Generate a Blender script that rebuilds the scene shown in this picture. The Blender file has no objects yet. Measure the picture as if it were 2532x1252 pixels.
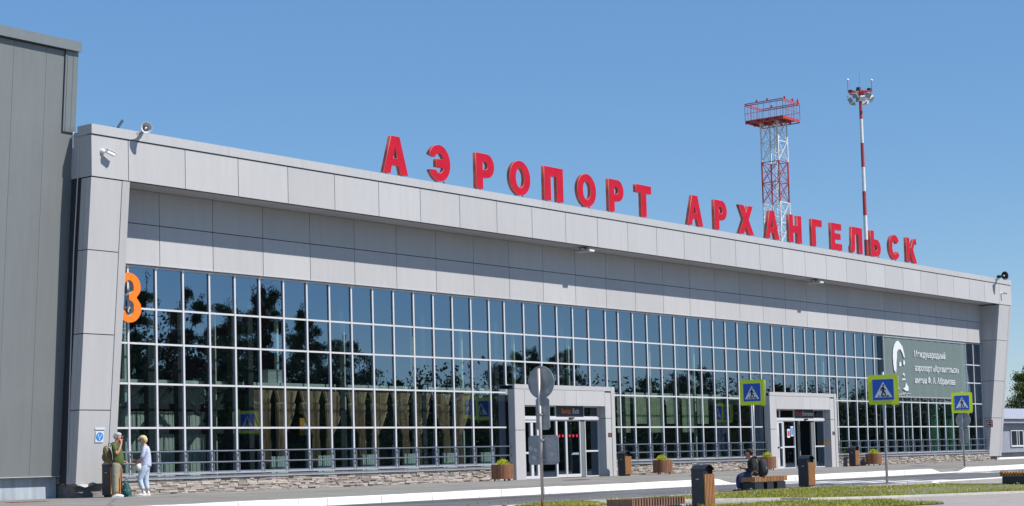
import bpy, math, random
import numpy as np
from mathutils import Vector, Matrix

# ------------------------------------------------------------------ camera, sky, sun, exposure
S = bpy.context.scene
C = S.collection
rad = math.radians
YAW, PIT, ROL = rad(52.4572), rad(3.91026), rad(-1.51955)
fwd = Vector((math.sin(YAW) * math.cos(PIT), math.cos(YAW) * math.cos(PIT), math.sin(PIT)))
r0 = Vector((math.cos(YAW), -math.sin(YAW), 0)); u0 = r0.cross(fwd)
rgt = r0 * math.cos(ROL) + u0 * math.sin(ROL)
upv = -r0 * math.sin(ROL) + u0 * math.cos(ROL)
cam = bpy.data.cameras.new('camera')
co = bpy.data.objects.new('camera', cam); C.objects.link(co)
co.matrix_world = Matrix(((rgt.x, upv.x, -fwd.x, -31.4068), (rgt.y, upv.y, -fwd.y, -37.4408), (rgt.z, upv.z, -fwd.z, .9228), (0, 0, 0, 1)))
cam.sensor_width = 36; cam.lens = 4306.24 / 2532 * 36
cam.shift_y = (845.26 - 626) / 2532
cam.clip_end = 3000
S.camera = co
SUN = Vector((.30, -1, 1.23)).normalized()
EL = math.asin(SUN.z)
W = bpy.data.worlds.new('World'); S.world = W; W.use_nodes = True
nt = W.node_tree
sky = nt.nodes.new('ShaderNodeTexSky'); sky.sky_type = 'NISHITA'; sky.sun_disc = False
sky.sun_elevation = EL; sky.sun_rotation = math.atan2(SUN.x, SUN.y)
sky.air_density = 1.0; sky.dust_density = .0; sky.ozone_density = 2.6; sky.altitude = 0
bg = nt.nodes['Background']; bg.inputs[1].default_value = .105
hs_ = nt.nodes.new('ShaderNodeHueSaturation'); hs_.inputs['Saturation'].default_value = 1.27
nt.links.new(sky.outputs[0], hs_.inputs['Color']); mx_ = nt.nodes.new('ShaderNodeMixRGB'); mx_.inputs[0].default_value = .45; mx_.inputs[2].default_value = (1.55, 3.0, 5.6, 1)
nt.links.new(hs_.outputs[0], mx_.inputs[1]); nt.links.new(mx_.outputs[0], bg.inputs[0])
sl = bpy.data.lights.new('sun', 'SUN'); sl.energy = 5.0; sl.angle = rad(.5); sl.color = (1, .94, .86)
so = bpy.data.objects.new('sun', sl); C.objects.link(so)
so.rotation_euler = SUN.to_track_quat('Z', 'Y').to_euler()
S.view_settings.view_transform = 'Standard'; S.view_settings.look = 'None'
S.view_settings.exposure = 0.24; S.view_settings.gamma = 1
S.cycles.max_bounces = 8; S.cycles.transparent_max_bounces = 16

R = random.Random(7)

# ------------------------------------------------------------------ materials
def mat(name, col, rough=.6, metal=0, var=.1, scale=4, bump=0, bscale=40, spec=.5, island=0, stretch=(1, 1, 1), col2=None, emit=0):
    m = bpy.data.materials.new(name); m.use_nodes = True
    n = m.node_tree.nodes; l = m.node_tree.links
    p = n['Principled BSDF']
    p.inputs['Roughness'].default_value = rough; p.inputs['Metallic'].default_value = metal
    p.inputs['Specular IOR Level'].default_value = spec
    tc = n.new('ShaderNodeTexCoord'); mp = n.new('ShaderNodeMapping'); mp.inputs['Scale'].default_value = stretch
    l.new(tc.outputs['Object'], mp.inputs['Vector'])
    no = n.new('ShaderNodeTexNoise'); no.inputs['Scale'].default_value = scale; no.inputs['Detail'].default_value = 6
    no.inputs['Roughness'].default_value = .62
    l.new(mp.outputs[0], no.inputs['Vector'])
    cr = n.new('ShaderNodeValToRGB'); cr.color_ramp.elements[0].position = .3; cr.color_ramp.elements[1].position = .7
    c2 = col2 if col2 else tuple(min(1, c * (1 + var)) for c in col)
    c1 = col if col2 else tuple(c * (1 - var) for c in col)
    cr.color_ramp.elements[0].color = (*c1, 1); cr.color_ramp.elements[1].color = (*c2, 1)
    l.new(no.outputs['Fac'], cr.inputs[0])
    out = cr.outputs[0]
    if island:
        g = n.new('ShaderNodeNewGeometry'); hs = n.new('ShaderNodeHueSaturation')
        mr = n.new('ShaderNodeMapRange'); mr.inputs[3].default_value = 1 - island; mr.inputs[4].default_value = 1 + island
        l.new(g.outputs['Random Per Island'], mr.inputs[0]); l.new(mr.outputs[0], hs.inputs['Value'])
        l.new(out, hs.inputs['Color']); out = hs.outputs[0]
    l.new(out, p.inputs['Base Color'])
    if bump:
        b = n.new('ShaderNodeBump'); b.inputs['Strength'].default_value = bump; b.inputs['Distance'].default_value = .02
        n2 = n.new('ShaderNodeTexNoise'); n2.inputs['Scale'].default_value = bscale; n2.inputs['Detail'].default_value = 5
        l.new(mp.outputs[0], n2.inputs['Vector']); l.new(n2.outputs['Fac'], b.inputs['Height']); l.new(b.outputs[0], p.inputs['Normal'])
    return m

M = {}
M['panel'] = mat('aluminium_panel', (.43, .43, .44), .5, 0, .022, .35, spec=.12, island=.045)
M['panelcap'] = mat('cap_metal', (.44, .44, .45), .45, .05, .02, .5, island=.02)
M['gap'] = mat('joint_dark', (.03, .032, .04), .8)
M['grey'] = mat('sandwich_panel', (.185, .20, .205), .45, .1, .05, .4, island=.02)
M['greytrim'] = mat('grey_trim', (.19, .21, .215), .4, .2, .03)
M['frame'] = mat('white_frame', (.60, .60, .62), .4, .1, .02)
M['alu'] = mat('aluminium', (.58, .59, .62), .3, .6, .05, 2)
M['steel'] = mat('steel_rail', (.27, .29, .33), .35, .8, .1, 6)
M['concrete'] = mat('painted_concrete', (.36, .41, .47), .85, 0, .12, 2.5, .3, 20)
M['mason'] = mat('raw_masonry', (.20, .18, .18), .9, 0, .3, 6, .5, 18)
M['asphalt'] = mat('asphalt', (.215, .205, .19), .92, 0, .10, .5, .5, 120)
M['road'] = mat('road_asphalt', (.120, .121, .125), .9, 0, .16, .35, .5, 90)
M['white'] = mat('road_paint', (.80, .80, .79), .7, 0, .07, 5, .2, 60)
M['kerb'] = mat('kerb_paint', (.84, .84, .83), .7, 0, .05, 3, .3, 30)
M['kerb2'] = mat('kerb_concrete', (.56, .54, .49), .85, 0, .14, 5, .3, 30)
M['soil'] = mat('lawn_soil', (.15, .16, .05), .95, 0, .3, 3, .6, 30)
M['tar'] = mat('tar_stain', (.075, .075, .078), .85, 0, .2, 4)
M['base'] = mat('ground_base', (.14, .15, .10), .95, 0, .2, .05)
M['red'] = mat('letter_red', (.45, .005, .026), .6, 0, .14, 2.5, spec=.2)
M['redside'] = mat('letter_side_red', (.46, .085, .045), .5, 0, .35, 6, island=.15)
M['trimw'] = mat('letter_edge', (.55, .24, .21), .5, 0, .25, 14)
M['orange'] = mat('sign_orange', (.90, .19, .01), .4, 0, .03)
M['black'] = mat('black', (.012, .012, .014), .6)
M['dark'] = mat('anthracite_metal', (.030, .037, .047), .42, .25, .15, 3)
M['whitep'] = mat('white_plastic', (.78, .78, .80), .35, 0, .02)
M['greyp'] = mat('grey_plastic', (.48, .49, .51), .4, 0, .05)
M['galv'] = mat('galvanised', (.40, .42, .45), .42, .55, .15, 5)
M['signback'] = mat('sign_back', (.33, .36, .38), .5, .45, .18, 5)
M['rustpole'] = mat('pole_rust', (.47, .46, .46), .5, .3, .0, 3, col2=(.50, .44, .40))
M['rust'] = mat('rust', (.22, .09, .04), .9, 0, .4, 9)
M['blue'] = mat('sign_blue', (.006, .085, .43), .45, 0, .05)
M['lime'] = mat('sign_lime', (.60, .74, .008), .5, 0, .04)
M['signw'] = mat('sign_white', (.62, .65, .70), .5, 0, .03)
M['stblue'] = mat('sticker_blue', (.01, .23, .62), .5, 0, .03)
M['redp'] = mat('red_paint', (.42, .045, .05), .5, 0, .2, 4)
M['redl'] = mat('red_lettering', (.55, .06, .03), .5)
M['whitet'] = mat('tower_white', (.70, .71, .72), .5, 0, .12, 4)
M['lampg'] = mat('lamp_glass', (.30, .34, .32), .25, .2, .2, 3)
M['corrug'] = mat('corrugated_white', (.66, .66, .70), .4, .1, .03)
M['shed'] = mat('shed_panel', (.26, .28, .34), .5, 0, .05)
M['plastered'] = mat('interior_plaster', (.74, .80, .77), .8, 0, .08, 1)
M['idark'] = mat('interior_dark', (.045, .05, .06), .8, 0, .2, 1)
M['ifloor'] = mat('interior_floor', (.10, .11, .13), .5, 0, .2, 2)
M['curtain'] = mat('curtain_cloth', (.58, .42, .29), .9, 0, .12, 3)
M['curtaing'] = mat('curtain_green_cloth', (.50, .54, .38), .9, 0, .15, 3)
M['green'] = mat('curtain_emerald', (.05, .20, .11), .9, 0, .2, 3)
M['ochre'] = mat('ochre_board', (.75, .38, .06), .7, 0, .1, 3)
M['rad'] = mat('radiator_paint', (.75, .84, .80), .5, 0, .03)
M['board'] = mat('pale_board', (.5, .56, .57), .7)
M['plasticred'] = mat('red_sticker', (.7, .01, .03), .5)
M['skin'] = mat('skin', (.50, .24, .165), .55, 0, .08, 12)
M['skinf'] = mat('skin_fair', (.55, .30, .22), .55, 0, .08, 12)
M['hairg'] = mat('grey_hair', (.42, .42, .43), .8, 0, .3, 40, .6, 60)
M['hairb'] = mat('blonde_hair', (.58, .44, .24), .8, 0, .3, 40, .6, 60)
M['hairk'] = mat('black_hair', (.012, .010, .009), .6, 0, .3, 40, .6, 60)
M['olive'] = mat('olive_shirt', (.075, .115, .03), .9, 0, .25, 9, .5, 12)
M['khaki'] = mat('khaki_trousers', (.30, .27, .19), .9, 0, .2, 9, .7, 11)
M['bpk'] = mat('olive_backpack', (.17, .125, .065), .85, 0, .25, 10, .5, 20)
M['lav'] = mat('pale_blue_shirt', (.46, .50, .66), .9, 0, .1, 9, .6, 13)
M['pale'] = mat('pale_blue_trousers', (.46, .56, .68), .9, 0, .1, 9, .7, 12)
M['bagw'] = mat('white_bag', (.60, .58, .56), .8, 0, .08)
M['teal'] = mat('teal_backpack', (.010, .075, .085), .7, 0, .3, 12, .5, 20)
M['hoodie'] = mat('black_hoodie', (.030, .030, .034), .9, 0, .25, 9, .6, 14)
M['jeans'] = mat('blue_jeans', (.02, .035, .11), .9, 0, .2, 9, .5, 14)
M['shoe'] = mat('white_shoe', (.75, .75, .76), .6, 0, .05)
M['shoeb'] = mat('brown_shoe', (.10, .045, .03), .6, 0, .2)
M['mask'] = mat('face_mask', (.25, .48, .66), .9)
M['petal'] = mat('clover_red', (.30, .03, .04), .8, 0, .3)
M['dsoil'] = mat('planter_soil', (.05, .035, .02), .95)
M['bark'] = mat('bark', (.13, .10, .08), .9, 0, .4, 8, .6, 20)
M['birch'] = mat('birch_bark', (.42, .38, .33), .85, 0, .5, 9, .5, 20, col2=(.15, .12, .10))

def streaks(m, amt):
    n = m.node_tree.nodes; l = m.node_tree.links; p = n['Principled BSDF']
    src = p.inputs['Base Color'].links[0].from_socket
    tc = n.new('ShaderNodeTexCoord'); mp = n.new('ShaderNodeMapping'); mp.inputs['Scale'].default_value = (2.6, 2.6, .22)
    l.new(tc.outputs['Object'], mp.inputs[0]); no = n.new('ShaderNodeTexNoise'); no.inputs['Scale'].default_value = 2.2; no.inputs['Detail'].default_value = 8
    l.new(mp.outputs[0], no.inputs[0]); mr = n.new('ShaderNodeMapRange'); mr.inputs[1].default_value = .3; mr.inputs[2].default_value = .62
    mr.inputs[3].default_value = 1 - amt; mr.inputs[4].default_value = 1 + amt * .25; l.new(no.outputs['Fac'], mr.inputs[0])
    hs = n.new('ShaderNodeHueSaturation'); l.new(src, hs.inputs['Color']); l.new(mr.outputs[0], hs.inputs['Value']); l.new(hs.outputs[0], p.inputs['Base Color'])
    b = n.new('ShaderNodeBump'); b.inputs['Strength'].default_value = .5; b.inputs['Distance'].default_value = .02
    n2 = n.new('ShaderNodeTexNoise'); n2.inputs['Scale'].default_value = .9; l.new(tc.outputs['Object'], n2.inputs[0]); l.new(n2.outputs['Fac'], b.inputs['Height']); l.new(b.outputs[0], p.inputs['Normal'])
for k_, a_ in (('panel', .04), ('panelcap', .035), ('grey', .05), ('greytrim', .05), ('concrete', .2), ('shed', .08)): streaks(M[k_], a_)

def leafmat(name, c, c2):
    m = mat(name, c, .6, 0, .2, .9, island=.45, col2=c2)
    p = m.node_tree.nodes['Principled BSDF']
    p.inputs['Specular IOR Level'].default_value = .15
    return m
M['leafy'] = leafmat('yellow_leaf', (.34, .42, .015), (.60, .62, .03))
M['leafd'] = leafmat('birch_leaf', (.035, .065, .014), (.09, .12, .025))
M['leafb'] = leafmat('autumn_leaf', (.085, .085, .02), (.16, .10, .03))
M['leafp'] = leafmat('pine_leaf', (.045, .068, .03), (.10, .115, .045))
M['leafr'] = leafmat('copper_leaf', (.10, .055, .035), (.15, .07, .045))
M['grass'] = leafmat('grass_blade', (.24, .27, .035), (.44, .40, .11))
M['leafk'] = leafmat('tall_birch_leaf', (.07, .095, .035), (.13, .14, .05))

def woodmat(name, c, c2):
    m = mat(name, c, .65, 0, .2, 9, .25, 30, island=.22, stretch=(6, 6, .6), col2=c2)
    return m
M['wood'] = woodmat('oiled_wood', (.30, .125, .045), (.50, .26, .11))
M['woodd'] = woodmat('weathered_wood', (.125, .065, .042), (.27, .15, .10))
M['woodp'] = woodmat('planter_wood', (.16, .065, .035), (.32, .15, .075))

def stonemat():
    m = mat('ledge_stone', (.29, .25, .225), .9, 0, .25, 7, .8, 30, island=.42, stretch=(1, 1, 3), col2=(.43, .385, .345))
    return m
M['stone'] = stonemat()

def pavermat():
    m = mat('paving', (.36, .325, .30), .9, 0, .06, 2, .3, 40)
    n = m.node_tree.nodes; l = m.node_tree.links; p = n['Principled BSDF']
    tc = n.new('ShaderNodeTexCoord'); br = n.new('ShaderNodeTexBrick')
    mp = n.new('ShaderNodeMapping'); mp.inputs['Rotation'].default_value = (0, 0, rad(45))
    l.new(tc.outputs['Object'], mp.inputs[0]); l.new(mp.outputs[0], br.inputs['Vector'])
    br.inputs['Color1'].default_value = (.37, .33, .30, 1); br.inputs['Color2'].default_value = (.30, .27, .25, 1)
    br.inputs['Mortar'].default_value = (.20, .18, .165, 1); br.inputs['Scale'].default_value = 1
    br.inputs['Brick Width'].default_value = .4; br.inputs['Row Height'].default_value = .2; br.inputs['Mortar Size'].default_value = .012
    l.new(br.outputs[0], p.inputs['Base Color'])
    return m
M['paver'] = pavermat()

def roadmat(m, tracks):
    n = m.node_tree.nodes; l = m.node_tree.links; p = n['Principled BSDF']
    src = p.inputs['Base Color'].links[0].from_socket
    tc = n.new('ShaderNodeTexCoord'); mp = n.new('ShaderNodeMapping'); mp.inputs['Scale'].default_value = (.06, 1.3, 1)
    l.new(tc.outputs['Object'], mp.inputs[0])
    no = n.new('ShaderNodeTexNoise'); no.inputs['Scale'].default_value = 1.2; no.inputs['Detail'].default_value = 7
    l.new(mp.outputs[0], no.inputs[0])
    mr = n.new('ShaderNodeMapRange'); mr.inputs[1].default_value = .35; mr.inputs[2].default_value = .65
    mr.inputs[3].default_value = 1 - tracks; mr.inputs[4].default_value = 1 + tracks
    l.new(no.outputs['Fac'], mr.inputs[0])
    hs = n.new('ShaderNodeHueSaturation'); l.new(src, hs.inputs['Color']); l.new(mr.outputs[0], hs.inputs['Value'])
    l.new(hs.outputs[0], p.inputs['Base Color'])
kr_ = [n_ for n_ in M['kerb'].node_tree.nodes if n_.type == 'VALTORGB'][0]
kr_.color_ramp.elements[0].position = .30; kr_.color_ramp.elements[1].position = .40; kr_.color_ramp.elements[0].color = (.50, .49, .46, 1); kr_.color_ramp.elements[1].color = (.84, .84, .83, 1)
def cracks(m, sc, amt):
    n = m.node_tree.nodes; l = m.node_tree.links; p = n['Principled BSDF']; src = p.inputs['Base Color'].links[0].from_socket
    tc = n.new('ShaderNodeTexCoord'); no = n.new('ShaderNodeTexNoise'); no.inputs['Scale'].default_value = 1.2; no.inputs['Detail'].default_value = 4
    l.new(tc.outputs['Object'], no.inputs[0]); mx = n.new('ShaderNodeMixRGB'); mx.inputs[0].default_value = .25; l.new(tc.outputs['Object'], mx.inputs[1]); l.new(no.outputs['Color'], mx.inputs[2])
    v = n.new('ShaderNodeTexVoronoi'); v.feature = 'DISTANCE_TO_EDGE'; v.inputs['Scale'].default_value = sc; l.new(mx.outputs[0], v.inputs['Vector'])
    mr = n.new('ShaderNodeMapRange'); mr.inputs[1].default_value = .0; mr.inputs[2].default_value = .012; mr.inputs[3].default_value = 1 - amt; mr.inputs[4].default_value = 1
    l.new(v.outputs['Distance'], mr.inputs[0]); hs = n.new('ShaderNodeHueSaturation'); l.new(src, hs.inputs['Color']); l.new(mr.outputs[0], hs.inputs['Value']); l.new(hs.outputs[0], p.inputs['Base Color'])
cracks(M['asphalt'], .22, .35); cracks(M['road'], .16, .35)
roadmat(M['road'], .22); roadmat(M['asphalt'], .12)

def glassmat(name, refl, tint, bump=.0):
    m = bpy.data.materials.new(name); m.use_nodes = True
    n = m.node_tree.nodes; l = m.node_tree.links; n.clear()
    o = n.new('ShaderNodeOutputMaterial'); mx = n.new('ShaderNodeMixShader')
    t = n.new('ShaderNodeBsdfTransparent'); t.inputs[0].default_value = (*tint, 1)
    g = n.new('ShaderNodeBsdfGlossy'); g.inputs['Roughness'].default_value = 0; g.inputs[0].default_value = (.56, .72, .92, 1)
    mx.inputs[0].default_value = refl
    l.new(t.outputs[0], mx.inputs[1]); l.new(g.outputs[0], mx.inputs[2]); l.new(mx.outputs[0], o.inputs[0])
    if bump:
        tc = n.new('ShaderNodeTexCoord'); no = n.new('ShaderNodeTexNoise'); no.inputs['Scale'].default_value = 1.1; no.inputs['Detail'].default_value = 1
        b = n.new('ShaderNodeBump'); b.inputs['Strength'].default_value = 1; b.inputs['Distance'].default_value = bump
        l.new(tc.outputs['Object'], no.inputs[0]); l.new(no.outputs['Fac'], b.inputs['Height']); l.new(b.outputs[0], g.inputs['Normal'])
    return m
M['glass'] = glassmat('coated_glass', .36, (.60, .70, .68), .0005)
M['glassd'] = glassmat('door_glass', .30, (.40, .44, .45), .0005)

def meshscreen():
    m = bpy.data.materials.new('banner_mesh'); m.use_nodes = True
    n = m.node_tree.nodes; l = m.node_tree.links
    p = n['Principled BSDF']; p.inputs['Base Color'].default_value = (.145, .20, .195, 1); p.inputs['Roughness'].default_value = .8
    t = n.new('ShaderNodeBsdfTransparent'); mx = n.new('ShaderNodeMixShader'); mx.inputs[0].default_value = .80
    o = n['Material Output']
    l.new(t.outputs[0], mx.inputs[1]); l.new(p.outputs[0], mx.inputs[2]); l.new(mx.outputs[0], o.inputs[0])
    return m
M['banner'] = meshscreen()

# ------------------------------------------------------------------ mesh builder
class MB:
    def __init__(s): s.v = []; s.f = []
    def add(s, v, f):
        n = len(s.v); s.v += [tuple(p) for p in v]; s.f += [tuple(i + n for i in q) for q in f]; return s
    def box(s, x0, y0, z0, x1, y1, z1):
        return s.add([(x0, y0, z0), (x1, y0, z0), (x1, y1, z0), (x0, y1, z0), (x0, y0, z1), (x1, y0, z1), (x1, y1, z1), (x0, y1, z1)],
                     [(0, 3, 2, 1), (4, 5, 6, 7), (0, 1, 5, 4), (1, 2, 6, 5), (2, 3, 7, 6), (3, 0, 4, 7)])
    def hexa(s, b, t):   # bottom ring of 4 and top ring of 4
        return s.add(list(b) + list(t), [(0, 3, 2, 1), (4, 5, 6, 7), (0, 1, 5, 4), (1, 2, 6, 5), (2, 3, 7, 6), (3, 0, 4, 7)])
    def beam(s, p, q, w, h=None):
        h = h or w; p = Vector(p); q = Vector(q); d = (q - p).normalized()
        a = d.cross(Vector((0, 0, 1)))
        if a.length < .01: a = Vector((1, 0, 0))
        a.normalize(); b = d.cross(a)
        a = a * w / 2; b = b * h / 2
        return s.hexa([p - a - b, p + a - b, p + a + b, p - a + b], [q - a - b, q + a - b, q + a + b, q - a + b])
    def tube(s, p, q, r, r2=None, n=10, cap=True):
        r2 = r if r2 is None else r2; p = Vector(p); q = Vector(q); d = (q - p).normalized()
        a = d.cross(Vector((0, 0, 1)))
        if a.length < .01: a = Vector((1, 0, 0))
        a.normalize(); b = d.cross(a); vs = []
        for c, rr in ((p, r), (q, r2)):
            for i in range(n):
                t = 2 * math.pi * i / n; vs.append(c + a * math.cos(t) * rr + b * math.sin(t) * rr)
        fs = [(i, (i + 1) % n, n + (i + 1) % n, n + i) for i in range(n)]
        if cap: fs += [tuple(range(n))[::-1], tuple(range(n, 2 * n))]
        return s.add(vs, fs)
    def path(s, pts, r, n=8):
        for a, b in zip(pts, pts[1:]): s.tube(a, b, r, r, n)
        return s
    def prism(s, poly, a, b, axis='y'):   # poly in the two other axes, extruded from a to b
        n = len(poly)
        def P(u, v, w): return {'y': (u, w, v), 'x': (w, u, v), 'z': (u, v, w)}[axis]
        vs = [P(u, v, a) for u, v in poly] + [P(u, v, b) for u, v in poly]
        return s.add(vs, [tuple(range(n)), tuple(range(2 * n - 1, n - 1, -1))] + [(i, n + i, n + (i + 1) % n, (i + 1) % n) for i in range(n)])
    def ball(s, c, rx, ry=None, rz=None, n=10, m=7, rot=None):
        ry = ry or rx; rz = rz or rx; vs = []; fs = []
        for j in range(m + 1):
            ph = math.pi * j / m
            for i in range(n):
                t = 2 * math.pi * i / n
                v = Vector((rx * math.sin(ph) * math.cos(t), ry * math.sin(ph) * math.sin(t), rz * math.cos(ph)))
                if rot: v = rot @ v
                vs.append(v + Vector(c))
        for j in range(m):
            for i in range(n): fs.append((j * n + i, (j + 1) * n + i, (j + 1) * n + (i + 1) % n, j * n + (i + 1) % n))
        return s.add(vs, fs)
    def build(s, name, m, parent=None, smooth=False, bevel=0):
        me = bpy.data.meshes.new(name); me.from_pydata(s.v, [], s.f); me.validate(); me.update()
        me.materials.append(M[m] if isinstance(m, str) else m)
        o = bpy.data.objects.new(name, me); C.objects.link(o)
        if smooth: me.polygons.foreach_set('use_smooth', [True] * len(me.polygons))
        if parent is not None: o.parent = parent
        if bevel:
            b = o.modifiers.new('bevel', 'BEVEL'); b.width = bevel; b.segments = 2; b.limit_method = 'ANGLE'
        return o

def thing(name, label, cat, loc=(0, 0, 0), rz=0, group=None):
    o = bpy.data.objects.new(name, None); C.objects.link(o); o.empty_display_size = .2
    o.location = loc; o.rotation_euler = (0, 0, rz); o['label'] = label; o['category'] = cat
    if group: o['group'] = group
    return o
def tag(o, label, cat, group=None):
    o['label'] = label; o['category'] = cat
    if group: o['group'] = group
    return o
def struct(o): o['kind'] = 'structure'; return o
def world(o):   # a part whose mesh is written in world coordinates
    o.location = -Vector(o.parent.location); return o
def kids(o): return [c for c in bpy.data.objects if c.parent == o]
def dup(root, loc, rz=None, label=None, scale=None):
    def cp(o, par):
        c = o.copy(); C.objects.link(c)
        if par: c.parent = par
        for k in kids(o): cp(k, c)
        return c
    r = cp(root, None); r.location = loc
    if rz is not None: r.rotation_euler = (0, 0, rz)
    if label: r['label'] = label
    if scale: r.scale = scale
    return r
def curve_mesh(name, loops, ext, m, parent, rot=None, loc=(0, 0, 0), bev=0):
    c = bpy.data.curves.new(name, 'CURVE'); c.dimensions = '2D'; c.fill_mode = 'BOTH'; c.extrude = ext; c.bevel_depth = bev
    for lp in loops:
        sp = c.splines.new('POLY'); sp.points.add(len(lp) - 1)
        for p, q in zip(sp.points, lp): p.co = (q[0], q[1], 0, 1)
        sp.use_cyclic_u = True
    o = bpy.data.objects.new(name, c); C.objects.link(o)
    me = bpy.data.meshes.new_from_object(o.evaluated_get(bpy.context.evaluated_depsgraph_get()))
    bpy.data.objects.remove(o); me.materials.clear(); me.materials.append(M[m])
    me.name = name
    if rot is not None: me.transform(rot)
    ob = bpy.data.objects.new(name, me); C.objects.link(ob); ob.location = loc
    if parent is not None: ob.parent = parent
    return ob
XZ = Matrix.Rotation(math.pi / 2, 4, 'X')     # text plane: x stays, y -> z, faces -Y
NX = Matrix.Rotation(-math.pi / 2, 4, 'Z') @ XZ   # faces -X : x -> -Y
def text(name, body, size, m, parent, rot, loc, width=None, off=.0, ext=.002, align='LEFT'):
    c = bpy.data.curves.new(name, 'FONT'); c.body = body; c.size = size; c.extrude = ext; c.offset = off; c.align_x = align
    o = bpy.data.objects.new(name, c); C.objects.link(o)
    me = bpy.data.meshes.new_from_object(o.evaluated_get(bpy.context.evaluated_depsgraph_get()))
    bpy.data.objects.remove(o); me.materials.clear(); me.materials.append(M[m]); me.name = name
    if width:
        xs = [v.co.x for v in me.vertices]; k = width / (max(xs) - min(xs)); x0 = min(xs)
        me.transform(Matrix.Diagonal((k, 1, 1, 1)) @ Matrix.Translation((-x0, 0, 0)))
    me.transform(rot)
    ob = bpy.data.objects.new(name, me); C.objects.link(ob); ob.location = loc; ob.parent = parent
    return ob

# ------------------------------------------------------------------ ground
def SW(y):   # sidewalk height
    return .25 if y > -2.5 else .25 - (.12) * (-2.5 - y) / 4.8
def G(y):    # height of the near island
    return -.08 if y > -14 else max(-.2, -.08 - .024 * (-14 - y))
def sheet(name, pts, m, dz, fz, res=0):
    b = MB(); b.v = [(x, y, fz(y) + dz) for x, y in pts]; b.f = [tuple(range(len(pts)))]
    return struct(b.build(name, m))
b = MB()   # one big base sheet
b.v = [(-900, -900, -.32), (1500, -900, -.32), (1500, 1500, -.32), (-900, 1500, -.32)]; b.f = [(0, 1, 2, 3)]
struct(b.build('ground', 'base'))
b = MB()   # parking ground behind and around the camera
b.add([(-80, -27, -.207), (230, -27, -.207), (230, -19, -.205), (-80, -19, -.205)], [(0, 1, 2, 3)])
b.add([(-80, -19, -.205), (230, -19, -.205), (230, -13.9, -.085), (-80, -13.9, -.085)], [(0, 1, 2, 3)])
struct(b.build('paved_ground', 'paver'))
b = MB(); b.add([(-80, -60, -.21), (230, -60, -.21), (230, -27, -.207), (-80, -27, -.207)], [(0, 1, 2, 3)]); struct(b.build('parking_ground', 'road'))
b = MB(); b.add([(-80, -13.9, -.085), (230, -13.9, -.085), (230, -7.45, -.06), (-80, -7.45, -.06)], [(0, 1, 2, 3)])
struct(b.build('road', 'road'))
b = MB()
def swp(x0, x1, drop=False):
    ys = [40, -2.5, -7.25]; zs = [.25, .25, .13]
    b.add([(x0, y, z) for y, z in zip(ys, zs)] + [(x1, y, z) for y, z in zip(ys, zs)], [(0, 1, 4, 3), (1, 2, 5, 4)])
swp(-80, 18.7)
b.add([(18.7, 40, .25), (18.7, -2.5, .25), (18.7, -5.5, .175), (18.7, -7.25, .13), (19.6, -7.25, -.03), (22.6, -7.25, -.03), (23.4, -7.25, .13), (23.4, -5.5, .175), (23.4, -2.5, .25), (23.4, 40, .25)],
      [(0, 1, 8, 9), (1, 2, 7, 8), (2, 3, 4), (2, 4, 5, 7), (5, 6, 7)])
swp(23.4, 35.6)
b.add([(35.6, 40, .25), (35.6, -2.5, .25), (35.6, -5.5, .175), (35.6, -7.25, .13), (36.5, -7.25, -.03), (38.6, -7.25, -.03), (39.5, -7.25, .13), (39.5, -5.5, .175), (39.5, -2.5, .25), (39.5, 40, .25)],
      [(0, 1, 8, 9), (1, 2, 7, 8), (2, 3, 4), (2, 4, 5, 7), (5, 6, 7)])
swp(39.5, 230)
struct(b.build('sidewalk', 'asphalt'))
# whitewashed kerb stones
b = MB(); x = -40.0
def kz(x):
    for a, c, d, e in ((18.7, 19.6, 22.6, 23.4), (35.6, 36.5, 38.6, 39.5)):
        if a <= x <= c: return .132 - .16 * (x - a) / (c - a)
        if c < x < d: return -.028
        if d <= x <= e: return -.028 + .16 * (x - d) / (e - d)
    return .132
segs = []
while x < 160:
    nx = x + 1.0
    cuts = [c for c in (18.7, 19.6, 22.6, 23.4, 35.6, 36.5, 38.6, 39.5) if x < c < nx]
    p = x + .006
    for c in cuts + [nx]:
        e = c - (.006 if c == nx else 0)
        if e - p > .02:
            j = R.uniform(-.004, .006); k = R.uniform(-.008, .008)
            z0, z1 = kz(p + .001) + j, kz(e - .001) + j
            b.hexa([(p, -7.44 + k, -.2), (e, -7.44 + k, -.2), (e, -7.24, -.2), (p, -7.24, -.2)],
                   [(p, -7.42 + k, z0), (e, -7.42 + k, z1), (e, -7.24, z1 + .006), (p, -7.24, z0 + .006)])
        p = c
    x = nx
o = b.build('kerb', 'kerb', bevel=.012); struct(o)
# zebra crossings and short dashes
b = MB()
def rz_(y): return -.06 - .025 * (-7.45 - y) / 6.45 + .004
for xa, xb in ((19.2, 23.0), (36.0, 39.4)):
    y = -8.1
    while y > -13.4:
        b.add([(xa, y - .45, rz_(y - .45)), (xb, y - .45, rz_(y - .45)), (xb, y, rz_(y)), (xa, y, rz_(y))], [(0, 1, 2, 3)]); y -= 1.05
struct(b.build('zebra_crossing', 'white'))
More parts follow.
